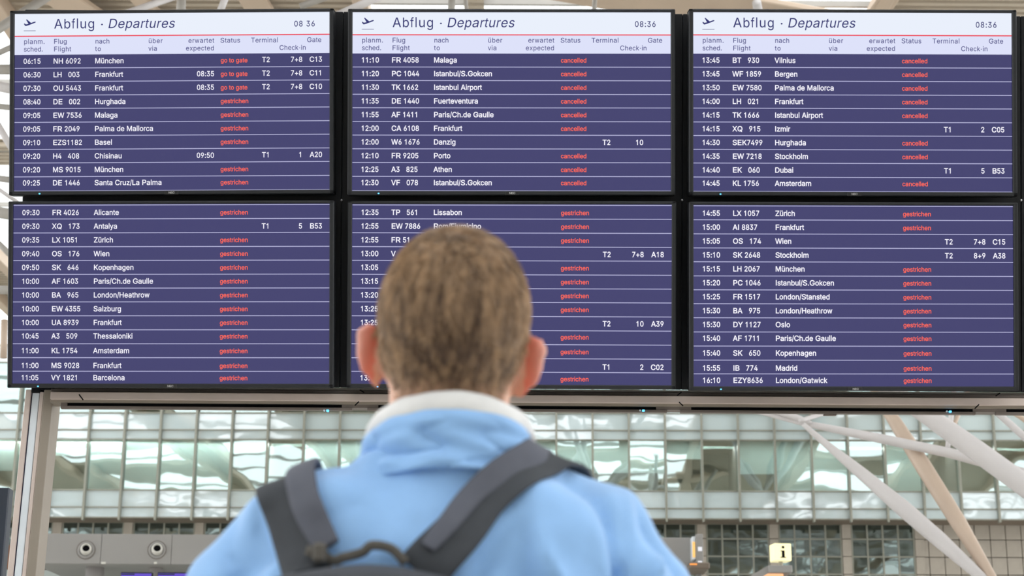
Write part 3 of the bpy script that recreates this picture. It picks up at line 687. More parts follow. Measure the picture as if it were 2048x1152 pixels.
def strwidth(s): return sum(AW[c] for c in s)/1000.0
def text_geo(mb, s, u, v, em, z=0.0, align='l', width=None, bold=0, slant=0, track=0.0, sy=1.0):
    """add string to mb in the (u right, v down) pixel frame of a screen; baseline at v. Coordinates returned via mb.put"""
    w = strwidth(s)*em+track*(len(s)-1)
    if width is not None:
        track += (width-w)/max(1, len(s)-1) if abs(width-w) < .35*w and len(s) > 1 else 0
        w = strwidth(s)*em+track*(len(s)-1)
        if abs(w-width) > 1: em *= width/w; w = width
    x = u if align == 'l' else (u-w if align == 'r' else u-w/2)
    hs = .716*em/509.0*sy
    for c in s:
        if c != ' ':
            V, F = glyph(c, bold); adv = GLYPH[c][0]; k = AW[c]/1000*em/adv
            mb.add([mb.put(x+p[0]*k+p[1]*hs*slant, v-p[1]*hs, z) for p in V], F)
        x += AW[c]/1000*em+track

# ------------------------------------------------------------------ departure screens
M['scr'] = mat('lcd_navy', srgb(8, 8, 14), .25, spec=.12, emit=(.060, .058, .162, 1), es=1.0)
M['head'] = emission('lcd_white', srgb(234, 240, 252)); M['head2'] = emission('lcd_lavender', srgb(222, 226, 250))
M['red'] = emission('lcd_red', srgb(238, 72, 88)); M['line'] = emission('lcd_line', srgb(186, 186, 222))
M['txt'] = emission('lcd_text_white', srgb(246, 244, 255), 1.05); M['status'] = emission('lcd_status_red', srgb(252, 104, 84), 1.1)
M['ink'] = emission('lcd_ink', srgb(58, 60, 116)); M['ink2'] = emission('lcd_label', srgb(80, 80, 134))
M['led'] = emission('blue_led', srgb(90, 190, 255), 2.5)
M['logo'] = mat('badge_letters', srgb(190, 190, 190), .4)
SW, SH = 1.228, .70; UW = 654.0; UH = UW*SH/SW; PX = SW/UW
class SB(MB):
    def put(s, u, v, z=0.0): return ((u-UW/2)*PX, z, (UH/2-v)*PX)
    def quad(s, u0, u1, v0, v1, z): 
        return s.add([s.put(u0, v1, z), s.put(u1, v1, z), s.put(u1, v0, z), s.put(u0, v0, z)], [(0, 1, 2, 3)])
UPPER = {
 'ul': ["06:15|NH 6092|München||go to gate|T2|7+8|C13", "06:30|LH  003|Frankfurt|08:35|go to gate|T2|7+8|C11", "07:30|OU 5443|Frankfurt|08:35|go to gate|T2|7+8|C10", "08:40|DE  002|Hurghada||gestrichen", "09:05|EW 7536|Malaga||gestrichen", "09:05|FR 2049|Palma de Mallorca||gestrichen", "09:10|EZS1182|Basel||gestrichen", "09:20|H4  408|Chisinau|09:50||T1|1|A20", "09:20|MS 9015|München||gestrichen", "09:25|DE 1446|Santa Cruz/La Palma||gestrichen"],
 'uc': ["11:10|FR 4058|Malaga||cancelled", "11:20|PC 1044|Istanbul/S.Gokcen||cancelled", "11:30|TK 1662|Istanbul Airport||cancelled", "11:35|DE 1440|Fuerteventura||cancelled", "11:55|AF 1411|Paris/Ch.de Gaulle||cancelled", "12:00|CA 6108|Frankfurt||cancelled", "12:00|W6 1676|Danzig|||T2|10|", "12:10|FR 9205|Porto||cancelled", "12:25|A3  825|Athen||cancelled", "12:30|VF  078|Istanbul/S.Gokcen||cancelled"],
 'ur': ["13:45|BT  930|Vilnius||cancelled", "13:45|WF 1859|Bergen||cancelled", "13:50|EW 7580|Palma de Mallorca||cancelled", "14:00|LH  021|Frankfurt||cancelled", "14:15|TK 1666|Istanbul Airport||cancelled", "14:15|XQ  915|Izmir|||T1|2|C05", "14:30|SEK7499|Hurghada||cancelled", "14:35|EW 7218|Stockholm||cancelled", "14:40|EK  060|Dubai|||T1|5|B53", "14:45|KL 1756|Amsterdam||cancelled"]}
LOWER = {
 'll': ["09:30|FR 4026|Alicante||gestrichen", "09:30|XQ  173|Antalya|||T1|5|B53", "09:35|LX 1051|Zürich||gestrichen", "09:40|OS  176|Wien||gestrichen", "09:50|SK  646|Kopenhagen||gestrichen", "10:00|AF 1603|Paris/Ch.de Gaulle||gestrichen", "10:00|BA  965|London/Heathrow||gestrichen", "10:00|EW 4355|Salzburg||gestrichen", "10:00|UA 8939|Frankfurt||gestrichen", "10:45|A3  509|Thessaloniki||gestrichen", "11:00|KL 1754|Amsterdam||gestrichen", "11:00|MS 9028|Frankfurt||gestrichen", "11:05|VY 1821|Barcelona||gestrichen"],
 'lc': ["12:35|TP  561|Lissabon||gestrichen", "12:55|EW 7886|Rom/Fiumicino||gestrichen", "12:55|FR 51|||gestrichen", "13:00|V||||T2|7+8|A18", "13:05||||gestrichen", "13:15||||gestrichen", "13:20||||gestrichen", "13:25||||gestrichen", "13:25|||||T2|10|A39", "13:||||gestrichen", "13:||||gestrichen", "13:|||||T1|2|C02", "13:||||gestrichen"],
 'lr': ["14:55|LX 1057|Zürich||gestrichen", "15:00|AI 8837|Frankfurt||gestrichen", "15:05|OS  174|Wien|||T2|7+8|C15", "15:10|SK 2648|Stockholm|||T2|8+9|A38", "15:15|LH 2067|München||gestrichen", "15:20|PC 1046|Istanbul/S.Gokcen||gestrichen", "15:25|FR 1517|London/Stansted||gestrichen", "15:30|BA  975|London/Heathrow||gestrichen", "15:30|DY 1127|Oslo||gestrichen", "15:40|AF 1711|Paris/Ch.de Gaulle||gestrichen", "15:40|SK  650|Kopenhagen||gestrichen", "15:55|IB  774|Madrid||gestrichen", "16:10|EZY8636|London/Gatwick||gestrichen"]}
POSE = {
 'ul': (-1.2881, 6.1786, 3.6317, -0.0205, 0.2396, -0.005), 'uc': (-0.0065, 6.142, 3.6265, -0.0024, 0.243, -0.0048), 'ur': (1.27, 6.1254, 3.6263, 0.0069, 0.2447, -0.0063),
 'll': (-1.2775, 6.3249, 2.9204, -0.0347, 0.2472, 0.0016), 'lc': (-0.0032, 6.3021, 2.9207, -0.0369, 0.2423, 0.0067), 'lr': (1.2696, 6.2736, 2.916, 0.0239, 0.2474, -0.0112)}
LABEL = {'ul': 'upper left departures screen listing flights from 06:15 with white heading', 'uc': 'upper middle departures screen listing flights from 11:10 with white heading',
 'ur': 'upper right departures screen listing flights from 13:45 with white heading', 'll': 'lower left departures screen listing flights from 09:30 down to 11:05',
 'lc': 'lower middle departures screen partly hidden behind the head, flights from 12:35', 'lr': 'lower right departures screen listing flights from 14:55 down to 16:10'}
def casing_geo():
    mb = MB(); hw, hh = SW/2, SH/2
    i0, i1 = (9.0)*PX, 5.8*PX            # side and top bezel widths
    bot = 8.6*PX
    # front ring as four chamfered bars, then the body behind
    mb.box(-hw, hw, -.012, .05, hh-i1, hh, .003); mb.box(-hw, hw, -.012, .05, -hh, -hh+bot, .003)
    mb.box(-hw, -hw+i0, -.012, .05, -hh, hh, .003); mb.box(hw-i0, hw, -.012, .05, -hh, hh, .003)
    mb.box(-hw+.004, hw-.004, .0, .055, -hh+.004, hh-.004, .004)
    return mb.me('casing')
CASING = casing_geo()
PLANE = [(0, 9.5), (1.2, 8.6), (4, 10.6), (9.2, 9.6), (4.3, 1.2), (6, .6), (14.6, 7.8), (20.5, 5.6), (23.3, 5.2), (24.2, 6.2), (22.6, 7.6), (9, 12.8), (3.6, 14.2), (1.5, 12.6)]
PLANE = [(x, y) for x, y in PLANE]
def make_screen(key):
    p = POSE[key]
    t = thing('departure_screen', LABEL[key], 'display', p[:3], None, 'departure screens')
    mtx = Matrix.Rotation(p[3], 3, 'Z') @ Matrix.Rotation(p[4], 3, 'X') @ Matrix.Rotation(p[5], 3, 'Y')
    t.rotation_euler = mtx.to_euler()
    link('casing', CASING, M['casing'], t)
    up = key[0] == 'u'
    SB().quad(8, 646, 4, 368, -.001).build('screen', M['scr'], t)
    rows = (UPPER if up else LOWER)[key]
    ln = SB()
    if up:
        SB().quad(9.0, 646, 6.0, 51.2, -.0016).build('header_band', M['head'], t)
        SB().quad(9.0, 646, 51.2, 88.8, -.0016).build('header_band', M['head2'], t)
        SB().quad(9.0, 646, 50.1, 52.4, -.0022).build('red_line', M['red'], t)
        lines = [116, 143.2, 170.7, 197.7, 225.3, 252.5, 280, 307.3, 335.2, 363.8]
        bases = [106.9+27.4*k for k in range(9)]+[352.6]
        h = SB(); text_geo(h, 'Abflug', 88.5, 36, 26.8, -.003, width=83, bold=3); h.build('heading_text', M['ink'], t); h = SB(); text_geo(h, '·', 182, 36, 22, -.003, bold=6); h.build('heading_dot', M['ink'], t); h = SB(); text_geo(h, 'Departures', 196.5, 36, 26.4, -.003, width=136, slant=.2, bold=3)
        h.build('heading_text', M['ink'], t)
        c = SB(); text_geo(c, '08 36' if key == 'ul' else '08:36', 573, 35, 15.6, -.003, width=43, bold=10); c.build('clock_text', M['ink'], t)
        for s, u, w, r_ in (('planm.', 27.5, 43, 0), ('sched.', 27.3, 39.5, 1), ('Flug', 88, 27, 0), ('Flight', 88, 35.5, 1), ('nach', 172, 29.5, 0), ('to', 172, 12, 1), ('über', 279.5, 29, 0), ('via', 279.5, 18, 1), ('erwartet', 360, 52.5, 0), ('expected', 355, 57.5, 1), ('Status', 424.5, 40.5, 0), ('Terminal', 486.5, 55, 0), ('Gate', 599, 29.5, 0), ('Check-in', 543.5, 54, 1)):
            c = SB(); text_geo(c, s, u, (66.8, 82.2)[r_], 13.3, -.003, width=w, bold=7); c.build('column_heading', M['ink2'], t)
        a = SB(); pl = [Vector((x, y, 0)) for x, y in PLANE]
        a.add([a.put(27.5+q.x, 16.5+q.y, -.003) for q in pl], tessellate_polygon([pl])); a.quad(27.3, 51.5, 39.8, 40.8, -.003)
        a.build('aircraft_symbol', M['ink'], t)
    else:
        lines = [7.6, 35.3, 63.2, 91, 118.4, 146.3, 173.8, 201.2, 229, 257, 284.8, 312.6, 339.6, 367.6]
        bases = [27.4, 54.9, 82.4, 109.9, 137.3, 164.9, 192.4, 220, 247.4, 274.4, 303.6, 333.2, 357.4]
    for y in lines:
        SB().quad(9.5, 645, y-.75, y+.75, -.002).build('row_line', M['line'], t)
    for s, y in zip(rows, bases):
        c = (s.split('|')+['']*8)[:8]; z = -.0025; B = 14 if key not in ('ul', 'll') else 10
        ro = empty('flight_row', SB().put(26, y, 0), parent=t); off = Vector(SB().put(26, y, 0))
        yr = y+(.5 if key != 'ul' else -.4)
        for q, nm, u, yy, al in ((0, 'time_text', 26.5, y, 'l'), (1, 'flight_number', 87, y, 'l'), (2, 'destination_text', 171.3, y, 'l'), (3, 'expected_time', 413, y, 'r'), (5, 'terminal_text', 508.5, yr, 'l'), (6, 'desk_text', 590.5, yr, 'r'), (7, 'gate_text', 630.3, yr, 'r')):
            if not c[q]: continue
            if q == 1 and '  ' in c[q]:
                head = c[q].split('  ')[0]
                r = SB(); text_geo(r, head, u, yy, 14.35, z, al, bold=B); r.build('airline_code', M['txt'], ro).location = -off
                u += strwidth(head+'   ')*14.35; c[q] = c[q].split('  ')[1]
            r = SB(); text_geo(r, c[q], u, yy, 14.35, z, al, bold=B)
            r.build(nm, M['txt'], ro).location = -off
        if c[4]:
            e = SB(); text_geo(e, c[4], 425.4, y-.2, 12.25, z, 'l', bold=11); e.build('status_text', M['status'], ro).location = -off
    # maker's badge and status light on the bottom bezel
    b = SB(); u0, u1 = 316, 340
    bz = (UH/2-(UH-4.0))*PX
    bd = MB().box((u0-UW/2-1)*PX, (u1-UW/2+2)*PX, -.016, -.01, bz-.0075, bz+.006, .001).build('badge', M['badge'], t)
    b = SB(); text_geo(b, 'NEC', 322.5, UH-2.0, 6.2, -.0168, width=12.5, bold=14, sy=.85); b.build('badge_letters', M['logo'], bd)
    lx = 62.5
    MB().box((lx-UW/2-1.6)*PX, (lx-UW/2+1.6)*PX, -.0145, -.011, bz-.004, bz+.0005, .0008).build('status_light', M['led'], t)
    return t
for k in POSE: make_screen(k)

# ------------------------------------------------------------------ stand behind the screens
stand = thing('display_stand', 'dark backing wall on beige metal posts and beams carrying all departure screens', 'stand', (0, 0, 0))
# backing panels stand 10 cm behind the screens, tilted like them
tilt = R(13.9)
def backpt(px, py, off=.118):
    n = Vector((0, -math.cos(tilt), -math.sin(tilt))); o = Vector((0, 6.142, 3.6265))-n*off
    d = ray(px, py); c = Vector((0, 0, CAMZ)); t = (o-c).dot(n)/d.dot(n); return c+d*t
back = empty('backing_frame', backpt(1024, 404), (tilt, 0, 0)); 
binv = (Matrix.Translation(back.location) @ Matrix.Rotation(tilt, 4, 'X')).inverted()
def bl(px, py, off=.118): return binv @ backpt(px, py, off)
ztop = bl(1024, 25.5).z; zbot_ = bl(1024, 777.5).z
seams = [44, 683, 1364, 2042, 2600]
bpy.data.objects.remove(back)
BM = Matrix.Translation(backpt(1024, 404)) @ Matrix.Rotation(tilt, 4, 'X')
for a, b in zip(seams[:-1], seams[1:]):
    xa, xb = bl(a, 404).x, bl(b, 404).x
    MB().box(xa+.001, xb-.001, 0, .06, zbot_, ztop, .002, BM).build('backing_panel', M['backing'], stand)
for a in (683, 1364, 2042):
    p = bl(a, 400.5)
    Ms = BM @ Matrix.Translation((p.x, -.0, p.z)) @ Matrix.Rotation(R(90), 4, 'X')
    MB().lathe([(.001, .006), (.0032, .005), (.0052, .002), (.0055, 0)], Ms, 16).build('screw', M['steel'], stand, smooth=True)
# long beams below the screens
YB = 6.42
def zpx(py, Y=YB): return at(1024, py, Y).z
def beam(y0, y1, Y, m, x0=100, x1=2600, dep=.12, name='beam', bev=.002):
    return MB().box(at(x0, 800, Y).x, at(x1, 800, Y).x, Y, Y+dep, zpx(y1, Y), zpx(y0, Y), bev).build(name, M[m], stand)
beam(778, 783.5, 6.56, 'beige_light', dep=.06)
beam(783, 789.5, 6.53, 'brown', dep=.06)
beam(789.5, 804.5, 6.50, 'beige', dep=.10)
beam(804.5, 811, 6.512, 'beige_dark', dep=.08)
for a, b in ((134, 684), (756, 1312), (1381, 1944), (2010, 2560)):
    beam(811, 817.8, 6.52, 'black', a, b, .05, 'cable_slot', .0005)
for a, b in ((122, 135), (684, 757), (1312, 1382), (1944, 2011)):
    beam(811, 817.8, 6.515, 'brown', a, b, .05, 'coupling', .0005)
for a, b in ((122, 705), (735, 1334), (1360, 1950), (1990, 2560)):
    beam(817.5, 822.6, 6.508, 'brown', a, b, .02, 'lower_rail', .001)
beam(821, 826, 6.515, 'brown', 1647, 1672, .02, 'clip', .001)
for xs, y0, y1, dx in ((158, 789, 800, 1), (718, 803, 811, -1), (1358, 804, 812, 0), (1958, 809, 817, -1), (720, 780, 785, 1), (1363, 784, 791, -1), (2000, 786, 792, -1)):
    # small dark brackets and seam gaps on the beams
    Yk = 6.49
    a0 = at(xs, y0, Yk); a1 = at(xs+ (6 if dx >= 0 else -6)*1.4, y1, Yk)
    MB().tube([a0, a1], .0022, 8).build('bracket', M['black'], stand)
for (x, y) in ((650, 822), (1282, 822), (1896, 824)):
    p = at(x, y-1.5, 6.50)
    MB().box(p.x-.006, p.x-.001, 6.50, 6.515, p.z-.003, p.z+.003, .001).build('indicator', M['strip'], stand)
    MB().box(p.x+.005, p.x+.014, 6.50, 6.515, p.z-.004, p.z+.003, .001).build('indicator', M['led'], stand)
# end post: aluminium profiles around a pale strip, taupe box profile on its right
YQ = 6.54
def postbox(x0, x1, Y, dep, m, name, ztop_py=783):
    # vertical profile; edges read at the top of the visible part
    X0, X1 = at(x0, 790, Y).x, at(x1, 790, Y).x
    zt_ = at(85, ztop_py, Y).z; mb = MB().box(X0, X1, Y, Y+dep, 0, zt_, .002)
    for v in mb.V: v.x += (v.z-at(85, 790, Y).z)*.018      # the post leans very slightly
    return mb.build(name, M[m], stand)
postbox(50.5, 61.5, YQ, .10, 'beige', 'post_flange', 779)
postbox(61.0, 64.5, YQ+.01, .08, 'navy', 'seal', 779)
postbox(64.5, 78.6, YQ+.005, .10, 'strip', 'light_strip', 779)
postbox(78.6, 79.6, YQ+.012, .08, 'black', 'joint', 779)
postbox(79.6, 87.5, YQ, .10, 'beige', 'post_flange', 779)
postbox(87.5, 106, YQ-.004, .12, 'beige_dark', 'post', 779)
xa = at(50.5, 790, YQ).x; xb = at(121.5, 790, YQ).x
MB().box(xa-.1, xb+.1, YQ-.15, YQ+.3, 0, .02, .005).build('foot_plate', M['brown'], stand)
MB().box(xa+.02, xb-.03, YQ-.0, YQ+.16, at(85, 786, YQ).z, at(85, 60, YQ).z, .004).build('upright', M['backing'], stand)
p = at(2500, 780, YQ)
MB().box(p.x-.07, p.x+.07, YQ-.0, YQ+.12, 0, p.z, .004).build('post', M['beige_dark'], stand)
MB().box(p.x-.17, p.x+.17, YQ-.15, YQ+.3, 0, .02, .005).build('foot_plate', M['brown'], stand)

# dark pylon at the far left edge
YD = 5.6
dk = thing('dark_panel_stand', 'dark blue upright panel cut off at the left edge of the picture', 'sign', (0, 0, 0))
q = at(19, 975, YD)
MB().box(q.x-.6, q.x, YD, YD+.05, .0, q.z, .004).build('panel', mat('dark_blue_panel', srgb(40, 48, 62), .4, nscale=5, namp=.05), dk)
MB().box(q.x-.61, q.x+.004, YD-.03, YD+.08, 0, .03, .004).build('base', M['brown'], dk)

# ---- information kiosk with the lit "i" cube
ki = thing('information_cube', 'cream lit cube sign with black letter i above the kiosk roof', 'sign', (0, 0, 0))
M['cream'] = mat('lit_cream_acrylic', srgb(235, 228, 180), .5, emit=srgb(244, 236, 186), es=.72)
a, b = at(1545.5, 1085.5, YI), at(1581.5, 1122.5, YI)
cx, cz, hw = (a.x+b.x)/2, (a.z+b.z)/2, (b.x-a.x)/2
Mi = Matrix.Translation((cx, YI+hw, cz)) @ Matrix.Rotation(R(9), 4, 'Z')
MB().box(-hw, hw, -hw, hw, -hw, hw, .012, Mi).build('cube', M['cream'], ki)
im = MB(); u = 2*hw/37.0
def ibox(x0, x1, z0, z1): im.box(x0*u, x1*u, -hw-.006, -hw-.001, z0*u, z1*u, 0, Mi)
ibox(-2.8, 3.2, -12, 3.2); ibox(-6, 3.2, 1.6, 3.2); ibox(-6, 6.3, -12.2, -10.4)
im.lathe([(3.1*u, -hw-.006+0), (.0005, -hw-.006)], Mi @ Matrix.Translation((0, 0, 10.2*u)) @ Matrix.Rotation(R(90), 4, 'X') @ Matrix.Translation((0, 0, 2*hw+.012)), 20)
im.build('letter', M['black'], ki)
kz = at(1560, 1133, YI).z
MB().tube([(cx, YI+hw, kz-.02), (cx, YI+hw, cz-hw+.01)], .035, 12).build('mast', M['grey_tube'], ki, smooth=True)
kk = thing('information_kiosk', 'grey kiosk with sloping roof and warm light under the i cube', 'kiosk', (0, 0, 0))
a = at(1536, 1131, YI); b = at(1584, 1146, YI)
MB().box(a.x, b.x, YI-.05, YI+.6, b.z, a.z, .01).build('sign_band', M['duct'], kk)
c0 = at(1494, 1156, YI)
V = [(a.x, YI, a.z), (a.x, YI, a.z-.12), (c0.x, YI, c0.z-.12), (c0.x, YI, c0.z)]
V += [(x, y+.6, z) for x, y, z in V]
MB().add(V, [(0, 1, 2, 3), (4, 7, 6, 5), (0, 3, 7, 4), (1, 5, 6, 2), (0, 4, 5, 1), (3, 2, 6, 7)]).build('roof_slope', M['duct'], kk)
MB().box(a.x-.16, b.x-.12, YI+.1, YI+.5, b.z-.1, b.z, .01).build('warm_light', emission('kiosk_lamp', srgb(255, 190, 140), 1.2), kk)
MB().box(c0.x, b.x, YI+.05, YI+.55, 0, b.z-.08, .02).build('kiosk_body', M['duct'], kk)

# ------------------------------------------------------------------ the man seen from behind
PX0, PY0 = -.074, 1.87
man = thing('person', 'man seen from behind with short brown hair and light blue jacket, looking up', 'person', (PX0, PY0, 0))
HC = Vector((-.0635, 1.855, 1.677))
HM = Matrix.Translation(HC) @ Matrix.Rotation(R(4.2), 4, 'Y') @ Matrix.Rotation(R(8), 4, 'X')
HI = HM.inverted()
def h(x, y, z): return HM @ Vector((x, y, z))
R3 = HM.to_3x3()
bd = MB()
bd.ellipsoid(h(0, 0, 0), (.079, .098, .097), R3, 32, 20)
bd.ellipsoid(h(0, -.004, -.035), (.0765, .088, .080), R3, 32, 18)
bd.ellipsoid(h(0, .045, -.045), (.064, .058, .075), R3, 28, 16)
bd.ellipsoid(h(0, .062, -.098), (.042, .038, .035), R3, 24, 14)       # chin
bd.ellipsoid(h(0, .100, -.040), (.012, .016, .026), R3, 16, 10)       # nose
bd.ellipsoid(h(0, .113, -.056), (.015, .011, .010), R3, 16, 10)
bd.ellipsoid(h(0, .098, -.078), (.024, .009, .006), R3, 16, 8)        # lips
bd.ellipsoid(h(0, .096, -.089), (.020, .009, .006), R3, 16, 8)
for s in (-1, 1):
    bd.ellipsoid(h(s*.030, .088, .005), (.022, .012, .008), R3, 14, 8)  # brow
    bd.ellipsoid(h(s*.045, .070, -.045), (.022, .022, .018), R3, 14, 8) # cheekbone
    # ear: a curled shell standing off the head
    rings = []
    for t, out, yy, dep, th in ((0, .078, .004, .004, .003), (.08, .080, .002, .008, .0045), (.25, .0845, 0, .0095, .005), (.5, .0895, -.003, .0135, .0055), (.72, .0925, -.005, .0165, .0055), (.88, .0925, -.005, .0145, .005), (.97, .0905, -.003, .009, .0045), (1.0, .089, -.002, .004, .003)):
        c = Vector((s*out, yy, -.0805+.070*t)); ax = Vector((s*math.sin(R(48)), -math.cos(R(48)), 0)); nx = Vector((s*math.cos(R(48)), math.sin(R(48)), 0))
        rings.append([HM @ (c+ax*dep*math.cos(a)+nx*th*math.sin(a)) for a in [2*math.pi*k/14*(s) for k in range(14)]])
    bd.loft(rings)
    rim = []
    for k in range(15):
        a = R(-60+k*17); rim.append(HM @ (Vector((s*(.0885+.004*math.sin(a)), -.004, -.043+.0285*math.sin(a)))+Vector((s*math.sin(R(48)), -math.cos(R(48)), 0))*.0145*math.cos(a)))
    bd.tube(rim, .0036, 10)
bd.tube([h(0, -.01, -.05), (-.066, 1.853, 1.60), (-.070, 1.868, 1.54), (-.074, 1.88, 1.46)], [.070, .0655, .064, .075], 28)
def ring(cx, cy, z, a, b, n=36, p=2.3):
    out = []
    for k in range(n):
        t = 2*math.pi*k/n; c, s = math.cos(t), math.sin(t)
        out.append(Vector((cx+a*math.copysign(abs(c)**(2/p), c), cy+b*math.copysign(abs(s)**(2/p), s), z)))
    return out
bd.loft([ring(PX0, PY0+.005, z, a, b) for z, a, b in ((.84, .155, .105), (.95, .165, .11), (1.1, .15, .10), (1.25, .165, .105), (1.38, .165, .092), (1.44, .12, .078), (1.48, .068, .068))])
ARM = {}
for s in (-1, 1):
    sh = Vector((PX0+s*.175, PY0, 1.415)); el = Vector((PX0+s*.234, PY0-.02, 1.13)); wr = Vector((PX0+s*.245, PY0+.07, .885))
    ARM[s] = (sh, el, wr)
    bd.tube([sh, sh.lerp(el, .5), el, el.lerp(wr, .35), wr], [.044, .040, .036, .034, .026], 18)
    bd.ellipsoid(sh, (.046, .045, .045), None, 18, 12)
    # hand: palm, four fingers and thumb, relaxed curl
    d = Vector((s*.04, .16, -1)).normalized(); fw = Vector((0, 1, .12)).normalized(); side = d.cross(fw).normalized()
    inn = Vector((-s, 0, 0))
    pc = wr+d*.05
    rr = []
    for t, wd, tk in ((-.055, .024, .019), (-.02, .034, .017), (.02, .042, .015), (.045, .041, .013)):
        c = pc+d*t
        rr.append([c+fw*wd*math.cos(a)+inn*tk*math.sin(a) for a in [2*math.pi*k/16 for k in range(16)]])
    bd.loft(rr)
    for q, (off, ln_) in enumerate(((.032, .068), (.011, .076), (-.011, .071), (-.031, .056))):
        b0 = pc+d*.035+fw*off; p1 = b0+d*ln_*.45+inn*.004; p2 = p1+(d*.8+inn*.6).normalized()*ln_*.32; p3 = p2+(d*.35+inn*.9).normalized()*ln_*.26
        bd.tube([b0, p1, p2, p3], [.0092, .0086, .0078, .0062], 10)
        bd.ellipsoid(p3, (.0064, .0064, .0064), None, 10, 6)
    b0 = pc+d*-.02+fw*.026; p1 = b0+(d*.6+fw*.7+inn*.3).normalized()*.036; p2 = p1+(d*.9+fw*.25+inn*.3).normalized()*.028; p3 = p2+d*.018
    bd.tube([b0, p1, p2, p3], [.012, .0105, .009, .007], 10); bd.ellipsoid(p3, (.007, .007, .007), None, 10, 6)
    # leg and foot
    hp = Vector((PX0+s*.09, PY0, .90)); kn = Vector((PX0+s*.11, PY0+.01, .49)); an = Vector((PX0+s*.12, PY0-.01, .10))
    bd.tube([hp, hp.lerp(kn, .5), kn, kn.lerp(an, .35), an], [.088, .074, .055, .054, .038], 20)
    bd.ellipsoid((an.x, an.y+.06, .052), (.040, .12, .036), None, 20, 12)
body = remeshed(bd, .0042, 4, .5)
vv = np.empty(len(body.vertices)*3); body.vertices.foreach_get('co', vv); vv = vv.reshape(-1, 3)
HIm = np.array(HI); loc = vv @ HIm[:3, :3].T+HIm[:3, 3]
skin = np.tile(np.array(srgb(226, 176, 150)[:3]), (len(vv), 1))
ear = (np.abs(loc[:, 0]) > .082) & (loc[:, 2] < 0.0) & (loc[:, 2] > -.10) & (loc[:, 1] < .035)
red = np.array(srgb(232, 138, 116)[:3]); edge = np.array(srgb(244, 190, 176)[:3])
te = np.clip((np.abs(loc[:, 0])-.082)/.020, 0, 1)[:, None]
skin[ear] = (red*(1-te**2)+edge*te**2)[ear]
def hairline(l):
    """lowest local height at which hair grows, by position front to back"""
    y = l[:, 1]
    back = np.full(len(l), -.100)
    side = np.interp(y, [-.05, -.02, .0, .03, .05, .075, .1], [-.100, -.060, -.012, -.020, .020, .045, .062])
    return np.where(y < -.05, back, side)
hl = hairline(loc)
ishead = (vv[:, 2] > 1.54) & (np.abs(loc[:, 0]) < .0845) & (loc[:, 2] > -.125)
m_ = np.clip((loc[:, 2]-hl)/.030, 0, 1)*ishead
stub = np.array(srgb(140, 110, 86)[:3])
skin = skin*(1-m_[:, None]*.92)+stub*m_[:, None]*.92
ca = body.color_attributes.new('tone', 'FLOAT_COLOR', 'POINT')
ca.data.foreach_set('color', np.concatenate([skin, np.ones((len(vv), 1))], 1).astype(np.float32).ravel())
M['skin'] = mat('skin', srgb(226, 176, 150), .5, spec=.35, sss=.25, attr='tone', nscale=60, namp=.04)
bo = link('body', body, M['skin'], man); bo.location = (-PX0, -PY0, 0)
for s in (-1, 1):
    e = MB(); e.ellipsoid(h(s*.031, .0905, -.012), (.0125, .0115, .0115), R3, 20, 12)
    eo = e.build('eye', mat('eye_white', srgb(240, 238, 232), .15), man, smooth=True); eo.location = (-PX0, -PY0, 0)
    i_ = MB(); i_.ellipsoid(h(s*.031, .1, -.011), (.0055, .0028, .0055), R3, 16, 8)
    io = i_.build('iris', mat('iris_blue', srgb(70, 96, 120), .1), eo, smooth=True)

# ---- hair: short clipped strands following the skull down from the crown
body.calc_loop_triangles()
nt_ = len(body.loop_triangles); tri = np.empty(nt_*3, dtype=np.int32); body.loop_triangles.foreach_get('vertices', tri); tri = tri.reshape(-1, 3)
tc_ = loc[tri].mean(1)
wv = vv[tri]; cr = np.cross(wv[:, 1]-wv[:, 0], wv[:, 2]-wv[:, 0]); area = np.linalg.norm(cr, axis=1)/2; nrm = cr/(2*area[:, None]+1e-12)
hlc = hairline(tc_); fade = np.clip((tc_[:, 2]-hlc+.004)/.045, 0, 1)
okk = (wv[:, 0, 2] > 1.54) & (np.abs(tc_[:, 0]) < .084) & (tc_[:, 2] > -.12)
w = area*fade*okk
NS = 52000
idx = RNG.choice(len(tri), NS, p=w/w.sum())
u = RNG.random((NS, 2)); fl = u.sum(1) > 1; u[fl] = 1-u[fl]
root = wv[idx, 0]+(wv[idx, 1]-wv[idx, 0])*u[:, :1]+(wv[idx, 2]-wv[idx, 0])*u[:, 1:]
nn_ = nrm[idx]; rl = tc_[idx]
crown = np.array(h(.008, -.062, .078)); up_ = np.array(R3 @ Vector((0, 0, 1)))
flow = root-crown; flow[:, 2] -= .05
# low frequency direction change makes tufts
tuft = np.array([noise.noise_vector(Vector((p[0]*34, p[1]*34, p[2]*13))) for p in root])
fine = RNG.normal(0, 1, (NS, 3))
flow = flow/np.linalg.norm(flow, axis=1, keepdims=True)+tuft*.55+fine*.14
flow -= nn_*(flow*nn_).sum(1, keepdims=True); flow /= np.linalg.norm(flow, axis=1, keepdims=True)+1e-9
hz = rl[:, 2]
length = np.interp(hz, [-.11, -.07, -.03, .02, .07, .1], [.0025, .0045, .0105, .017, .021, .024])*RNG.uniform(.7, 1.15, NS)
lift = np.interp(hz, [-.1, -.03, .05, .1], [.45, .40, .42, .50])+RNG.normal(0, .06, NS)
d0 = nn_*(lift+.35)[:, None]+flow; d0 /= np.linalg.norm(d0, axis=1, keepdims=True)
d1 = nn_*(lift*.35)[:, None]+flow; d1[:, 2] -= .15; d1 /= np.linalg.norm(d1, axis=1, keepdims=True)
p0 = root-nn_*.0006; p1 = root+d0*(length*.45)[:, None]; p2 = p1+d1*(length*.55)[:, None]
sd = np.cross(d0, nn_+RNG.normal(0, .4, (NS, 3))); sd /= np.linalg.norm(sd, axis=1, keepdims=True)+1e-9
wd = RNG.uniform(.00028, .00050, NS)[:, None]
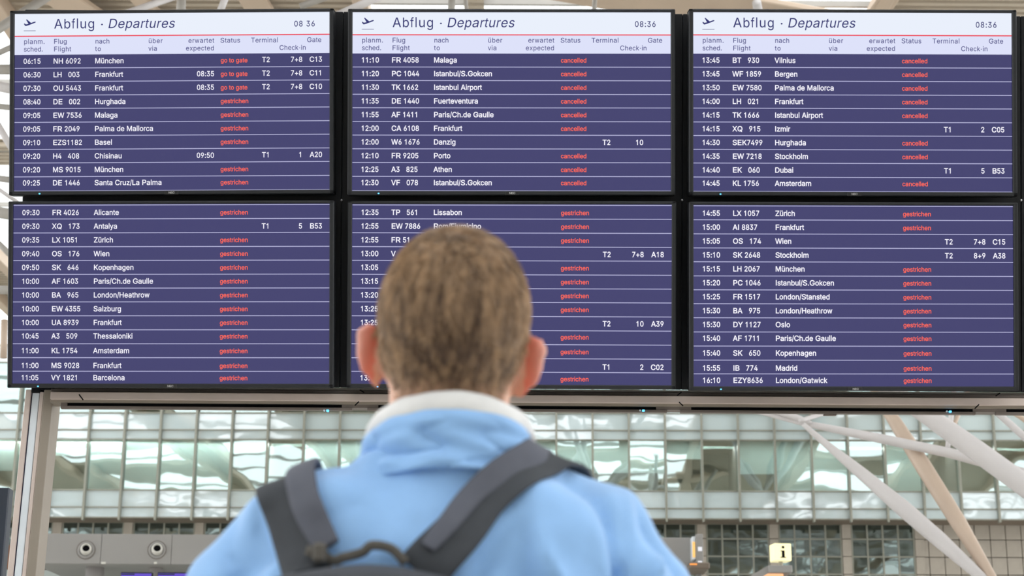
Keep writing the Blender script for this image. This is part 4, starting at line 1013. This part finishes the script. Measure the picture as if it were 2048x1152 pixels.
V = np.stack([p0-sd*wd, p0+sd*wd, p1-sd*wd*.85, p1+sd*wd*.85, p2], 1)
b0 = (np.arange(NS)*5)[:, None]
hm = bpy.data.meshes.new('hair')
Vf = V.reshape(-1, 3); Q = b0+np.array([0, 1, 3, 2]); T3 = b0+np.array([2, 3, 4])
hm.vertices.add(len(Vf)); hm.vertices.foreach_set('co', Vf.ravel())
loops = np.concatenate([Q, T3], 1).ravel(); hm.loops.add(len(loops)); hm.loops.foreach_set('vertex_index', loops)
starts = np.stack([np.arange(NS)*7, np.arange(NS)*7+4], 1).ravel(); hm.polygons.add(NS*2); hm.polygons.foreach_set('loop_start', starts)
hm.update(calc_edges=True); hm.validate()
# tone: per-strand and per-tuft variation between dark and light brown, darker low in the middle, paler clipped nape and sides
tn = np.array([noise.noise(Vector((p[0]*38, p[1]*38, p[2]*14)))*.35+noise.noise(Vector((p[0]*150, p[1]*150, p[2]*36+7)))*.65 for p in root])
core = np.exp(-((rl[:, 0])/.055)**2-((rl[:, 2]+.03)/.05)**2)
mixv = np.clip(.50+tn*.85-core*.30+.14*(np.abs(rl[:, 0])/.08)**2+RNG.normal(0, .12, NS), 0, 1)
dark = np.array(srgb(84, 61, 43)[:3]); lite = np.array(srgb(208, 172, 134)[:3])
hc = dark*(1-mixv[:, None])+lite*mixv[:, None]
hcv = np.repeat(hc, 5, axis=0)
cb_ = hm.color_attributes.new('tone', 'FLOAT_COLOR', 'POINT')
cb_.data.foreach_set('color', np.concatenate([hcv, np.ones((len(hcv), 1))], 1).astype(np.float32).ravel())
M['hair'] = mat('hair_brown', srgb(130, 100, 74), .42, spec=.45, attr='tone')
ho = link('hair', hm, M['hair'], man); ho.location = (-PX0, -PY0, 0)

# ---- jacket
jk = MB()
jk.loft([ring(PX0, PY0+cy, z, a, b, 48) for z, a, b, cy in ((.84, .205, .150, 0), (.95, .205, .148, 0), (1.1, .205, .140, 0), (1.25, .210, .138, 0), (1.35, .212, .134, -.002), (1.41, .190, .122, -.004), (1.45, .150, .105, -.004), (1.485, .106, .094, 0), (1.53, .094, .088, 0))])
for s in (-1, 1):
    sh, el, wr = ARM[s]
    dz = .013 if s > 0 else .006
    jk.tube([(PX0+s*.05, PY0, 1.453+dz), (PX0+s*.11, PY0-.002, 1.448+dz), (PX0+s*.160, PY0-.002, 1.430+dz*.8), (PX0+s*.198, PY0-.002, 1.384), (PX0+s*.216, PY0-.006, 1.30), el+Vector((0, 0, .06)), el, el.lerp(wr, .5), wr+Vector((0, -.004, .01))], [.055, .064, .069, .070, .068, .062, .060, .055, .044], 24)
    jk.ellipsoid((PX0+s*.085, PY0-.055, 1.40), (.10, .075, .10), None, 20, 12)   # shoulder blades under the cloth
jm = remeshed(jk, .0075, 16, .6)
n_ = len(jm.vertices); jv = np.empty(n_*3); jm.vertices.foreach_get('co', jv); jv = jv.reshape(-1, 3)
jn_ = np.empty(n_*3); jm.vertices.foreach_get('normal', jn_); jn_ = jn_.reshape(-1, 3)
disp = np.zeros(n_)
for i, p in enumerate(jv):
    rx_ = (p[0]-PX0)
    warp = noise.noise_vector(Vector((p[0]*5, p[1]*5, p[2]*5)))*.5
    # broad drape, then sharper tension folds that fan out from the armpits
    a_ = noise.noise(Vector((p[0]*9+warp.x, p[1]*7, p[2]*16+warp.z)))*.020
    rr_ = math.hypot(abs(rx_)-.18, p[2]-1.24); ang = math.atan2(p[2]-1.24, .18-abs(rx_)+1e-6)
    ny = abs(jn_[i][1])
    k = math.exp(-((rr_-.12)/.09)**2)
    b_ = (1-abs(noise.noise(Vector((ang*3.2+warp.x*2, rr_*6, math.copysign(3, rx_))))))**4*.022*k
    c_ = (1-abs(noise.noise(Vector((p[0]*14+warp.y*2, p[1]*6, p[2]*7+5)))))**5*.020
    disp[i] = a_*(.35+.65*ny)+(b_-c_*1.3)*ny
disp *= np.clip((jv[:, 2]-.80)/.05, 0, 1)
# back yoke seam and armhole seams as shallow grooves
bk = jv[:, 1] < PY0
disp -= np.where(bk, .004*np.exp(-((jv[:, 2]-1.352+.10*np.abs(jv[:, 0]-PX0)**1.2)/.0045)**2), 0)
disp -= .0045*np.abs(jn_[:, 1])*np.exp(-((np.abs(jv[:, 0]-PX0)-(.188-.10*np.clip(1.42-jv[:, 2], 0, .3)))/.0055)**2)*(jv[:, 2] > 1.24)
disp = np.clip(disp, -.011, .02)
jv2 = jv+jn_*disp[:, None]
jm.vertices.foreach_set('co', jv2.ravel()); jm.update()
def cloth(name, col, col2, bsc=420):
    m = mat(name, col, .78, spec=.2, sheen=.25, nscale=16, namp=.07, bump=.25, bscale=bsc, bdist=.0006)
    return m
M['jacket'] = cloth('light_blue_cloth', srgb(147, 190, 239), None)
jo = link('jacket', jm, M['jacket'], man); jo.location = (-PX0, -PY0, 0)
# collar: standing, folded outward, with a white lining that rolls over the top edge
def collar_ring(z_back, z_front, a, b, cx, cy, n=72, ph=0):
    out = []
    for k in range(n):
        t = 2*math.pi*k/n+math.pi/2; x, y = math.cos(t), math.sin(t)
        f_ = (y+1)/2
        wob = 1+.018*noise.noise(Vector((x*2.2+ph, y*2.2, z_back*30)))
        out.append(Vector((cx+a*x*wob, cy+b*y*wob, z_back*(1-f_)+z_front*f_+.002*noise.noise(Vector((x*3, y*3, ph))))))
    return out
CX, CY = -.0655, 1.866
co = MB()
prof = [(1.498, 1.47, .104, .100), (1.5123, 1.480, .0985, .0955), (1.5190, 1.485, .0935, .0915), (1.5258, 1.490, .0935, .0925), (1.5381, 1.500, .0975, .0965), (1.5504, 1.512, .0975, .0965), (1.5600, 1.522, .0935, .0925), (1.5685, 1.530, .0885, .088),
        (1.5720, 1.533, .0855, .0855), (1.5680, 1.530, .083, .083), (1.5504, 1.510, .084, .084), (1.5000, 1.470, .088, .086)]
rings = [collar_ring(zb, zf, a, b, CX, CY, ph=i*.15) for i, (zb, zf, a, b) in enumerate(prof)]
V = [v for r in rings for v in r]; n = 72; F = []
for i in range(len(rings)):
    j = (i+1) % len(rings)
    for k in range(n): F.append((i*n+k, i*n+(k+1) % n, j*n+(k+1) % n, j*n+k))
cm = bpy.data.objects.new('work', mesh('work', V, F, True)); COL.objects.link(cm)
sb = cm.modifiers.new('s', 'SUBSURF'); sb.levels = 2; cme = evaluated(cm); bpy.data.objects.remove(cm)
for v in cme.vertices:
    p = v.co; t = math.atan2(p.x-CX, -(p.y-CY))
    f1 = noise.noise(Vector((t*2.6, p.z*62, 2)))*.0065-((1-abs(noise.noise(Vector((t*1.3+p.z*8, p.z*48, 9)))))**6)*.006
    k = min(1, max(0, (p.z-1.49)/.02))*min(1, max(0, (1.56-p.z)/.02))
    v.co = p+Vector((math.sin(t), -math.cos(t), 0))*f1*k
cme.polygons.foreach_set('use_smooth', [True]*len(cme.polygons))
oc = link('collar', cme, M['jacket'], jo)
li = MB()
prof = [(1.5590, 1.522, .0915, .0905), (1.5645, 1.527, .0925, .0925), (1.5730, 1.535, .0905, .0905), (1.5800, 1.541, .0865, .0865), (1.5825, 1.544, .0825, .083), (1.5790, 1.540, .0790, .080), (1.5610, 1.525, .0775, .078), (1.5224, 1.490, .080, .080), (1.5224, 1.490, .084, .084), (1.5560, 1.520, .085, .085)]
rings = [collar_ring(zb, zf, a, b, CX, CY, ph=i*.15) for i, (zb, zf, a, b) in enumerate(prof)]
V = [v for r in rings for v in r]; F = []
for i in range(len(rings)):
    j = (i+1) % len(rings)
    for k in range(n): F.append((i*n+k, i*n+(k+1) % n, j*n+(k+1) % n, j*n+k))
M['lining'] = mat('white_lining', srgb(228, 228, 228), .85, nscale=40, namp=.05, bump=.3, bscale=500, bdist=.0005)
link('collar_lining', mesh('collar_lining', V, F, True), M['lining'], jo, label='white inner collar edge')
for s in (-1, 1):
    sh, el, wr = ARM[s]
    MB().tube([wr+Vector((0, -.008, .045)), wr+Vector((0, 0, -.004))], [.0475, .0445], 28).build('cuff', M['jacket'], jo, smooth=True)
# trousers and shoes
tm = MB(); tm.loft([ring(PX0, PY0, z, a, b, 36) for z, a, b in ((.80, .175, .125), (.90, .178, .125), (.98, .168, .118))])
for s in (-1, 1):
    hp = Vector((PX0+s*.09, PY0, .88)); kn = Vector((PX0+s*.11, PY0+.01, .49)); an = Vector((PX0+s*.12, PY0-.01, .075))
    tm.tube([hp, hp.lerp(kn, .5), kn, an], [.097, .090, .078, .070], 24)
tme = remeshed(tm, .011, 6, .5)
to = link('trousers', tme, mat('dark_trousers', srgb(48, 52, 64), .85, nscale=30, namp=.1), man); to.location = (-PX0, -PY0, 0)
for s in (-1, 1):
    sm = MB(); ax, ay = PX0+s*.12, PY0-.01
    sm.ellipsoid((ax, ay+.055, .045), (.050, .145, .040), None, 24, 14); sm.ellipsoid((ax, ay-.01, .075), (.047, .062, .055), None, 20, 12)
    sm.box(ax-.047, ax+.047, ay-.075, ay+.185, .002, .03, .01)
    sme = remeshed(sm, .007, 4, .5); zmin = min(v.co.z for v in sme.vertices)
    for v in sme.vertices: v.co.z -= zmin
    so = link('shoe', sme, mat('shoe_leather', srgb(60, 52, 46), .5), man); so.location = (-PX0, -PY0, 0)

# ------------------------------------------------------------------ backpack on his back
bvh = BVHTree.FromPolygons([tuple(v) for v in jv2], [tuple(p.vertices) for p in jm.polygons])
CAMV = Vector((0, 0, CAMZ))
def onjacket(px, py):
    d = ray(px, py).normalized(); hit = bvh.ray_cast(CAMV, d)
    if hit[0] is None: return None
    return hit[0], hit[1]
def dropz(x, y):
    hit = bvh.ray_cast(Vector((x, y, 1.8)), Vector((0, 0, -1))); return (hit[0], hit[1]) if hit[0] is not None else None
def front(x, z):
    hit = bvh.ray_cast(Vector((x, 2.6, z)), Vector((0, -1, 0))); return (hit[0], hit[1]) if hit[0] is not None else None
bag = thing('backpack', 'dark grey backpack worn over both shoulders of the light blue jacket', 'backpack', (-.15, 1.66, 1.0))
BL = Vector((-.15, 1.66, 1.0))
def strap(keys, widths, th, name, m, lift=.004, skew=None, over=True, parent=bag):
    """padded band that follows the cloth: keys are (kind, a, b) positions sampled on the jacket"""
    P = []; N = []
    for k in keys:
        r_ = onjacket(k[1], k[2]) if k[0] == 'p' else (dropz(k[1], k[2]) if k[0] == 'd' else (front(k[1], k[2]) if k[0] == 'f' else (Vector(k[1]), Vector(k[2]))))
        if r_ is None: continue
        P.append(r_[0]); N.append(r_[1].normalized())
    # smooth resample
    def cr(A, t):
        i = min(int(t), len(A)-2); f = t-i; a = A[max(i-1, 0)]; b = A[i]; c = A[i+1]; d = A[min(i+2, len(A)-1)]
        return b*0.5*2*(1-f)*1.0+c*f if False else (2*b+(c-a)*f+(2*a-5*b+4*c-d)*f*f+(3*b-a-3*c+d)*f**3)*.5
    m_ = (len(P)-1)*8; Q = [cr(P, i*(len(P)-1)/m_*.99999) for i in range(m_+1)]; NN = [cr(N, i*(len(P)-1)/m_*.99999).normalized() for i in range(m_+1)]
    for _ in range(3):
        NN = [(NN[max(i-1, 0)]+NN[i]*2+NN[min(i+1, m_)]).normalized() for i in range(m_+1)]
    rings = []
    for i in range(m_+1):
        t = (Q[min(i+1, m_)]-Q[max(i-1, 0)]).normalized(); nn = (NN[i]-t*NN[i].dot(t)).normalized(); sdv = t.cross(nn).normalized()
        f = i/m_*(len(widths)-1); j = min(int(f), len(widths)-2); w_ = (widths[j]*(1-(f-j))+widths[j+1]*(f-j))/2
        c = Q[i]+nn*(lift+th/2); r_ = []
        for q in range(20):
            a = 2*math.pi*q/20; ca_, sa = math.cos(a), math.sin(a)
            r_.append(c+sdv*w_*math.copysign(abs(ca_)**.45, ca_)+nn*th/2*math.copysign(abs(sa)**.7, sa)-BL)
        rings.append(r_)
    return MB().loft(rings).build(name, m, parent, smooth=True)
M['strap'] = mat('strap_webbing', srgb(58, 62, 68), .8, nscale=60, namp=.08, bump=.4, bscale=700, bdist=.0006)
M['pad'] = mat('strap_padding', srgb(88, 91, 102), .85, nscale=50, namp=.06, bump=.4, bscale=600, bdist=.0006)
M['bag'] = mat('bag_nylon', srgb(60, 63, 70), .75, nscale=14, namp=.1, bump=.4, bscale=300, bdist=.001)
def F3(dx, z): return ('f', PX0+dx, z)
# left shoulder: dark band outside, grey padded band inside
strap([F3(-.165, 1.30), F3(-.165, 1.37), ('d', PX0-.168, PY0+.025), ('p', 562, 978), ('p', 577, 1020), ('p', 594, 1075), ('p', 612, 1130), ('p', 628, 1151)], [.05, .052, .052, .050, .050, .052], .008, 'shoulder_strap', M['strap'], .002)
strap([F3(-.142, 1.30), F3(-.142, 1.39), ('d', PX0-.142, PY0+.02), ('p', 610, 962), ('p', 622, 1010), ('p', 642, 1062), ('p', 662, 1102)], [.034, .034, .034, .032, .026], .009, 'strap_pad', M['pad'], .0075)
# right shoulder: broad band running diagonally down to the bag
strap([F3(.165, 1.30), F3(.160, 1.37), ('d', PX0+.142, PY0+.035), ('d', PX0+.118, PY0-.01), ('p', 1072, 928), ('p', 1020, 962), ('p', 965, 1015), ('p', 915, 1072), ('p', 868, 1120), ('p', 845, 1148)], [.05, .052, .054, .052, .050, .052, .054], .008, 'shoulder_strap', M['strap'], .002)
strap([F3(.120, 1.30), F3(.118, 1.38), ('d', PX0+.108, PY0+.03), ('d', PX0+.096, PY0-.01), ('p', 1052, 917), ('p', 1000, 949), ('p', 946, 1003), ('p', 895, 1062), ('p', 856, 1105)], [.03, .030, .034, .030, .026, .016], .008, 'strap_pad', M['pad'], .007)
# bag body: arched top, soft sides
p = onjacket(735, 1148)[0]; bx = at(738, 1150, p.y-.03).x; top = at(735, 1145, p.y-.01).z
g = MB()
def arch(y, inset, ztop):
    out = []; hw = .158-inset; zb = .955+inset; r_ = .135-inset*.3
    for k in range(0, 25):
        a = math.pi*k/24
        c, s = math.cos(a), math.sin(a)
        out.append(Vector((bx+hw*math.copysign(abs(c)**.75, c), y, ztop-inset-r_+r_*abs(s)**.75)))
    out += [Vector((bx-hw, y, zb+.03)), Vector((bx-hw+.03, y, zb)), Vector((bx+hw-.03, y, zb)), Vector((bx+hw, y, zb+.03))]
    return [v-BL for v in out]
yb = p.y
g.loft([arch(yb-.006, .03, top), arch(yb-.016, .008, top), arch(yb-.05, 0, top+.002), arch(yb-.11, .004, top-.004), arch(yb-.14, .02, top-.012), arch(yb-.152, .05, top-.03)])
gm = remeshed(g, .006, 6, .5)
for v in gm.vertices:
    q = v.co; v.co = q+v.normal*(noise.noise(Vector((q.x*12, q.y*12, q.z*9)))*.006)
link('bag_body', gm, M['bag'], bag)
pk = MB(); pk.loft([[Vector((v.x*1, v.y, v.z)) for v in arch(y_, i_, top-.10)] for y_, i_ in ((yb-.14, .028), (yb-.165, .032), (yb-.178, .05))])
link('front_pocket', remeshed(pk, .006, 5, .5), M['bag'], bag)
# carrying loop between the straps
def pj(x, y, off):
    r_ = onjacket(x, y); return r_[0]+r_[1]*off-BL
loop = [pj(628, 1116, .013), pj(655, 1124, .015), pj(690, 1120, .017), pj(725, 1112, .018), pj(757, 1103, .017), pj(787, 1106, .015), pj(815, 1128, .012)]
def band(P, w_, t_, name, m):
    P = [((2*P[i]+(P[i+1]-P[max(i-1, 0)])*f+(2*P[max(i-1, 0)]-5*P[i]+4*P[i+1]-P[min(i+2, len(P)-1)])*f*f+(3*P[i]-P[max(i-1, 0)]-3*P[i+1]+P[min(i+2, len(P)-1)])*f**3)*.5) for i in range(len(P)-1) for f in (0, .25, .5, .75)]+[P[-1]]
    rings = []
    up = Vector((0, -.3, 1)).normalized()
    for i, q in enumerate(P):
        t = (P[min(i+1, len(P)-1)]-P[max(i-1, 0)]).normalized(); a = (up-t*up.dot(t)).normalized(); b = t.cross(a)
        rings.append([q+a*w_/2*math.copysign(abs(math.cos(k*math.pi/6))**.5, math.cos(k*math.pi/6))+b*t_/2*math.sin(k*math.pi/6) for k in range(12)])
    return MB().loft(rings).build(name, m, bag, smooth=True)
M['loop'] = mat('loop_webbing', srgb(96, 92, 86), .8, nscale=80, namp=.1, bump=.4, bscale=700, bdist=.0006)
band(loop, .010, .005, 'carry_loop', M['loop'])
r0 = pj(632, 1120, .016)
MB().box(r0.x-.007, r0.x+.007, r0.y-.005, r0.y+.006, r0.z-.010, r0.z+.010, .003).build('strap_keeper', M['loop'], bag)

# ------------------------------------------------------------------ put every empty at the foot of its thing
def rebase(t):
    lo = Vector((1e9,)*3); hi = -lo
    bpy.context.view_layer.update()
    for c in t.children_recursive:
        if c.type != 'MESH': continue
        for b in c.bound_box:
            w_ = c.matrix_world @ Vector(b); lo = Vector(map(min, lo, w_)); hi = Vector(map(max, hi, w_))
    d = Vector(((lo.x+hi.x)/2, (lo.y+hi.y)/2, lo.z))-t.location
    t.location += d
    for c in t.children: c.location -= d
for t in (tree, gal, shop, pt, ki, kk, stand, dk): rebase(t)
for t in [o for o in SC.objects if o.name.startswith('information_screen')]: rebase(t)
bpy.context.view_layer.update()
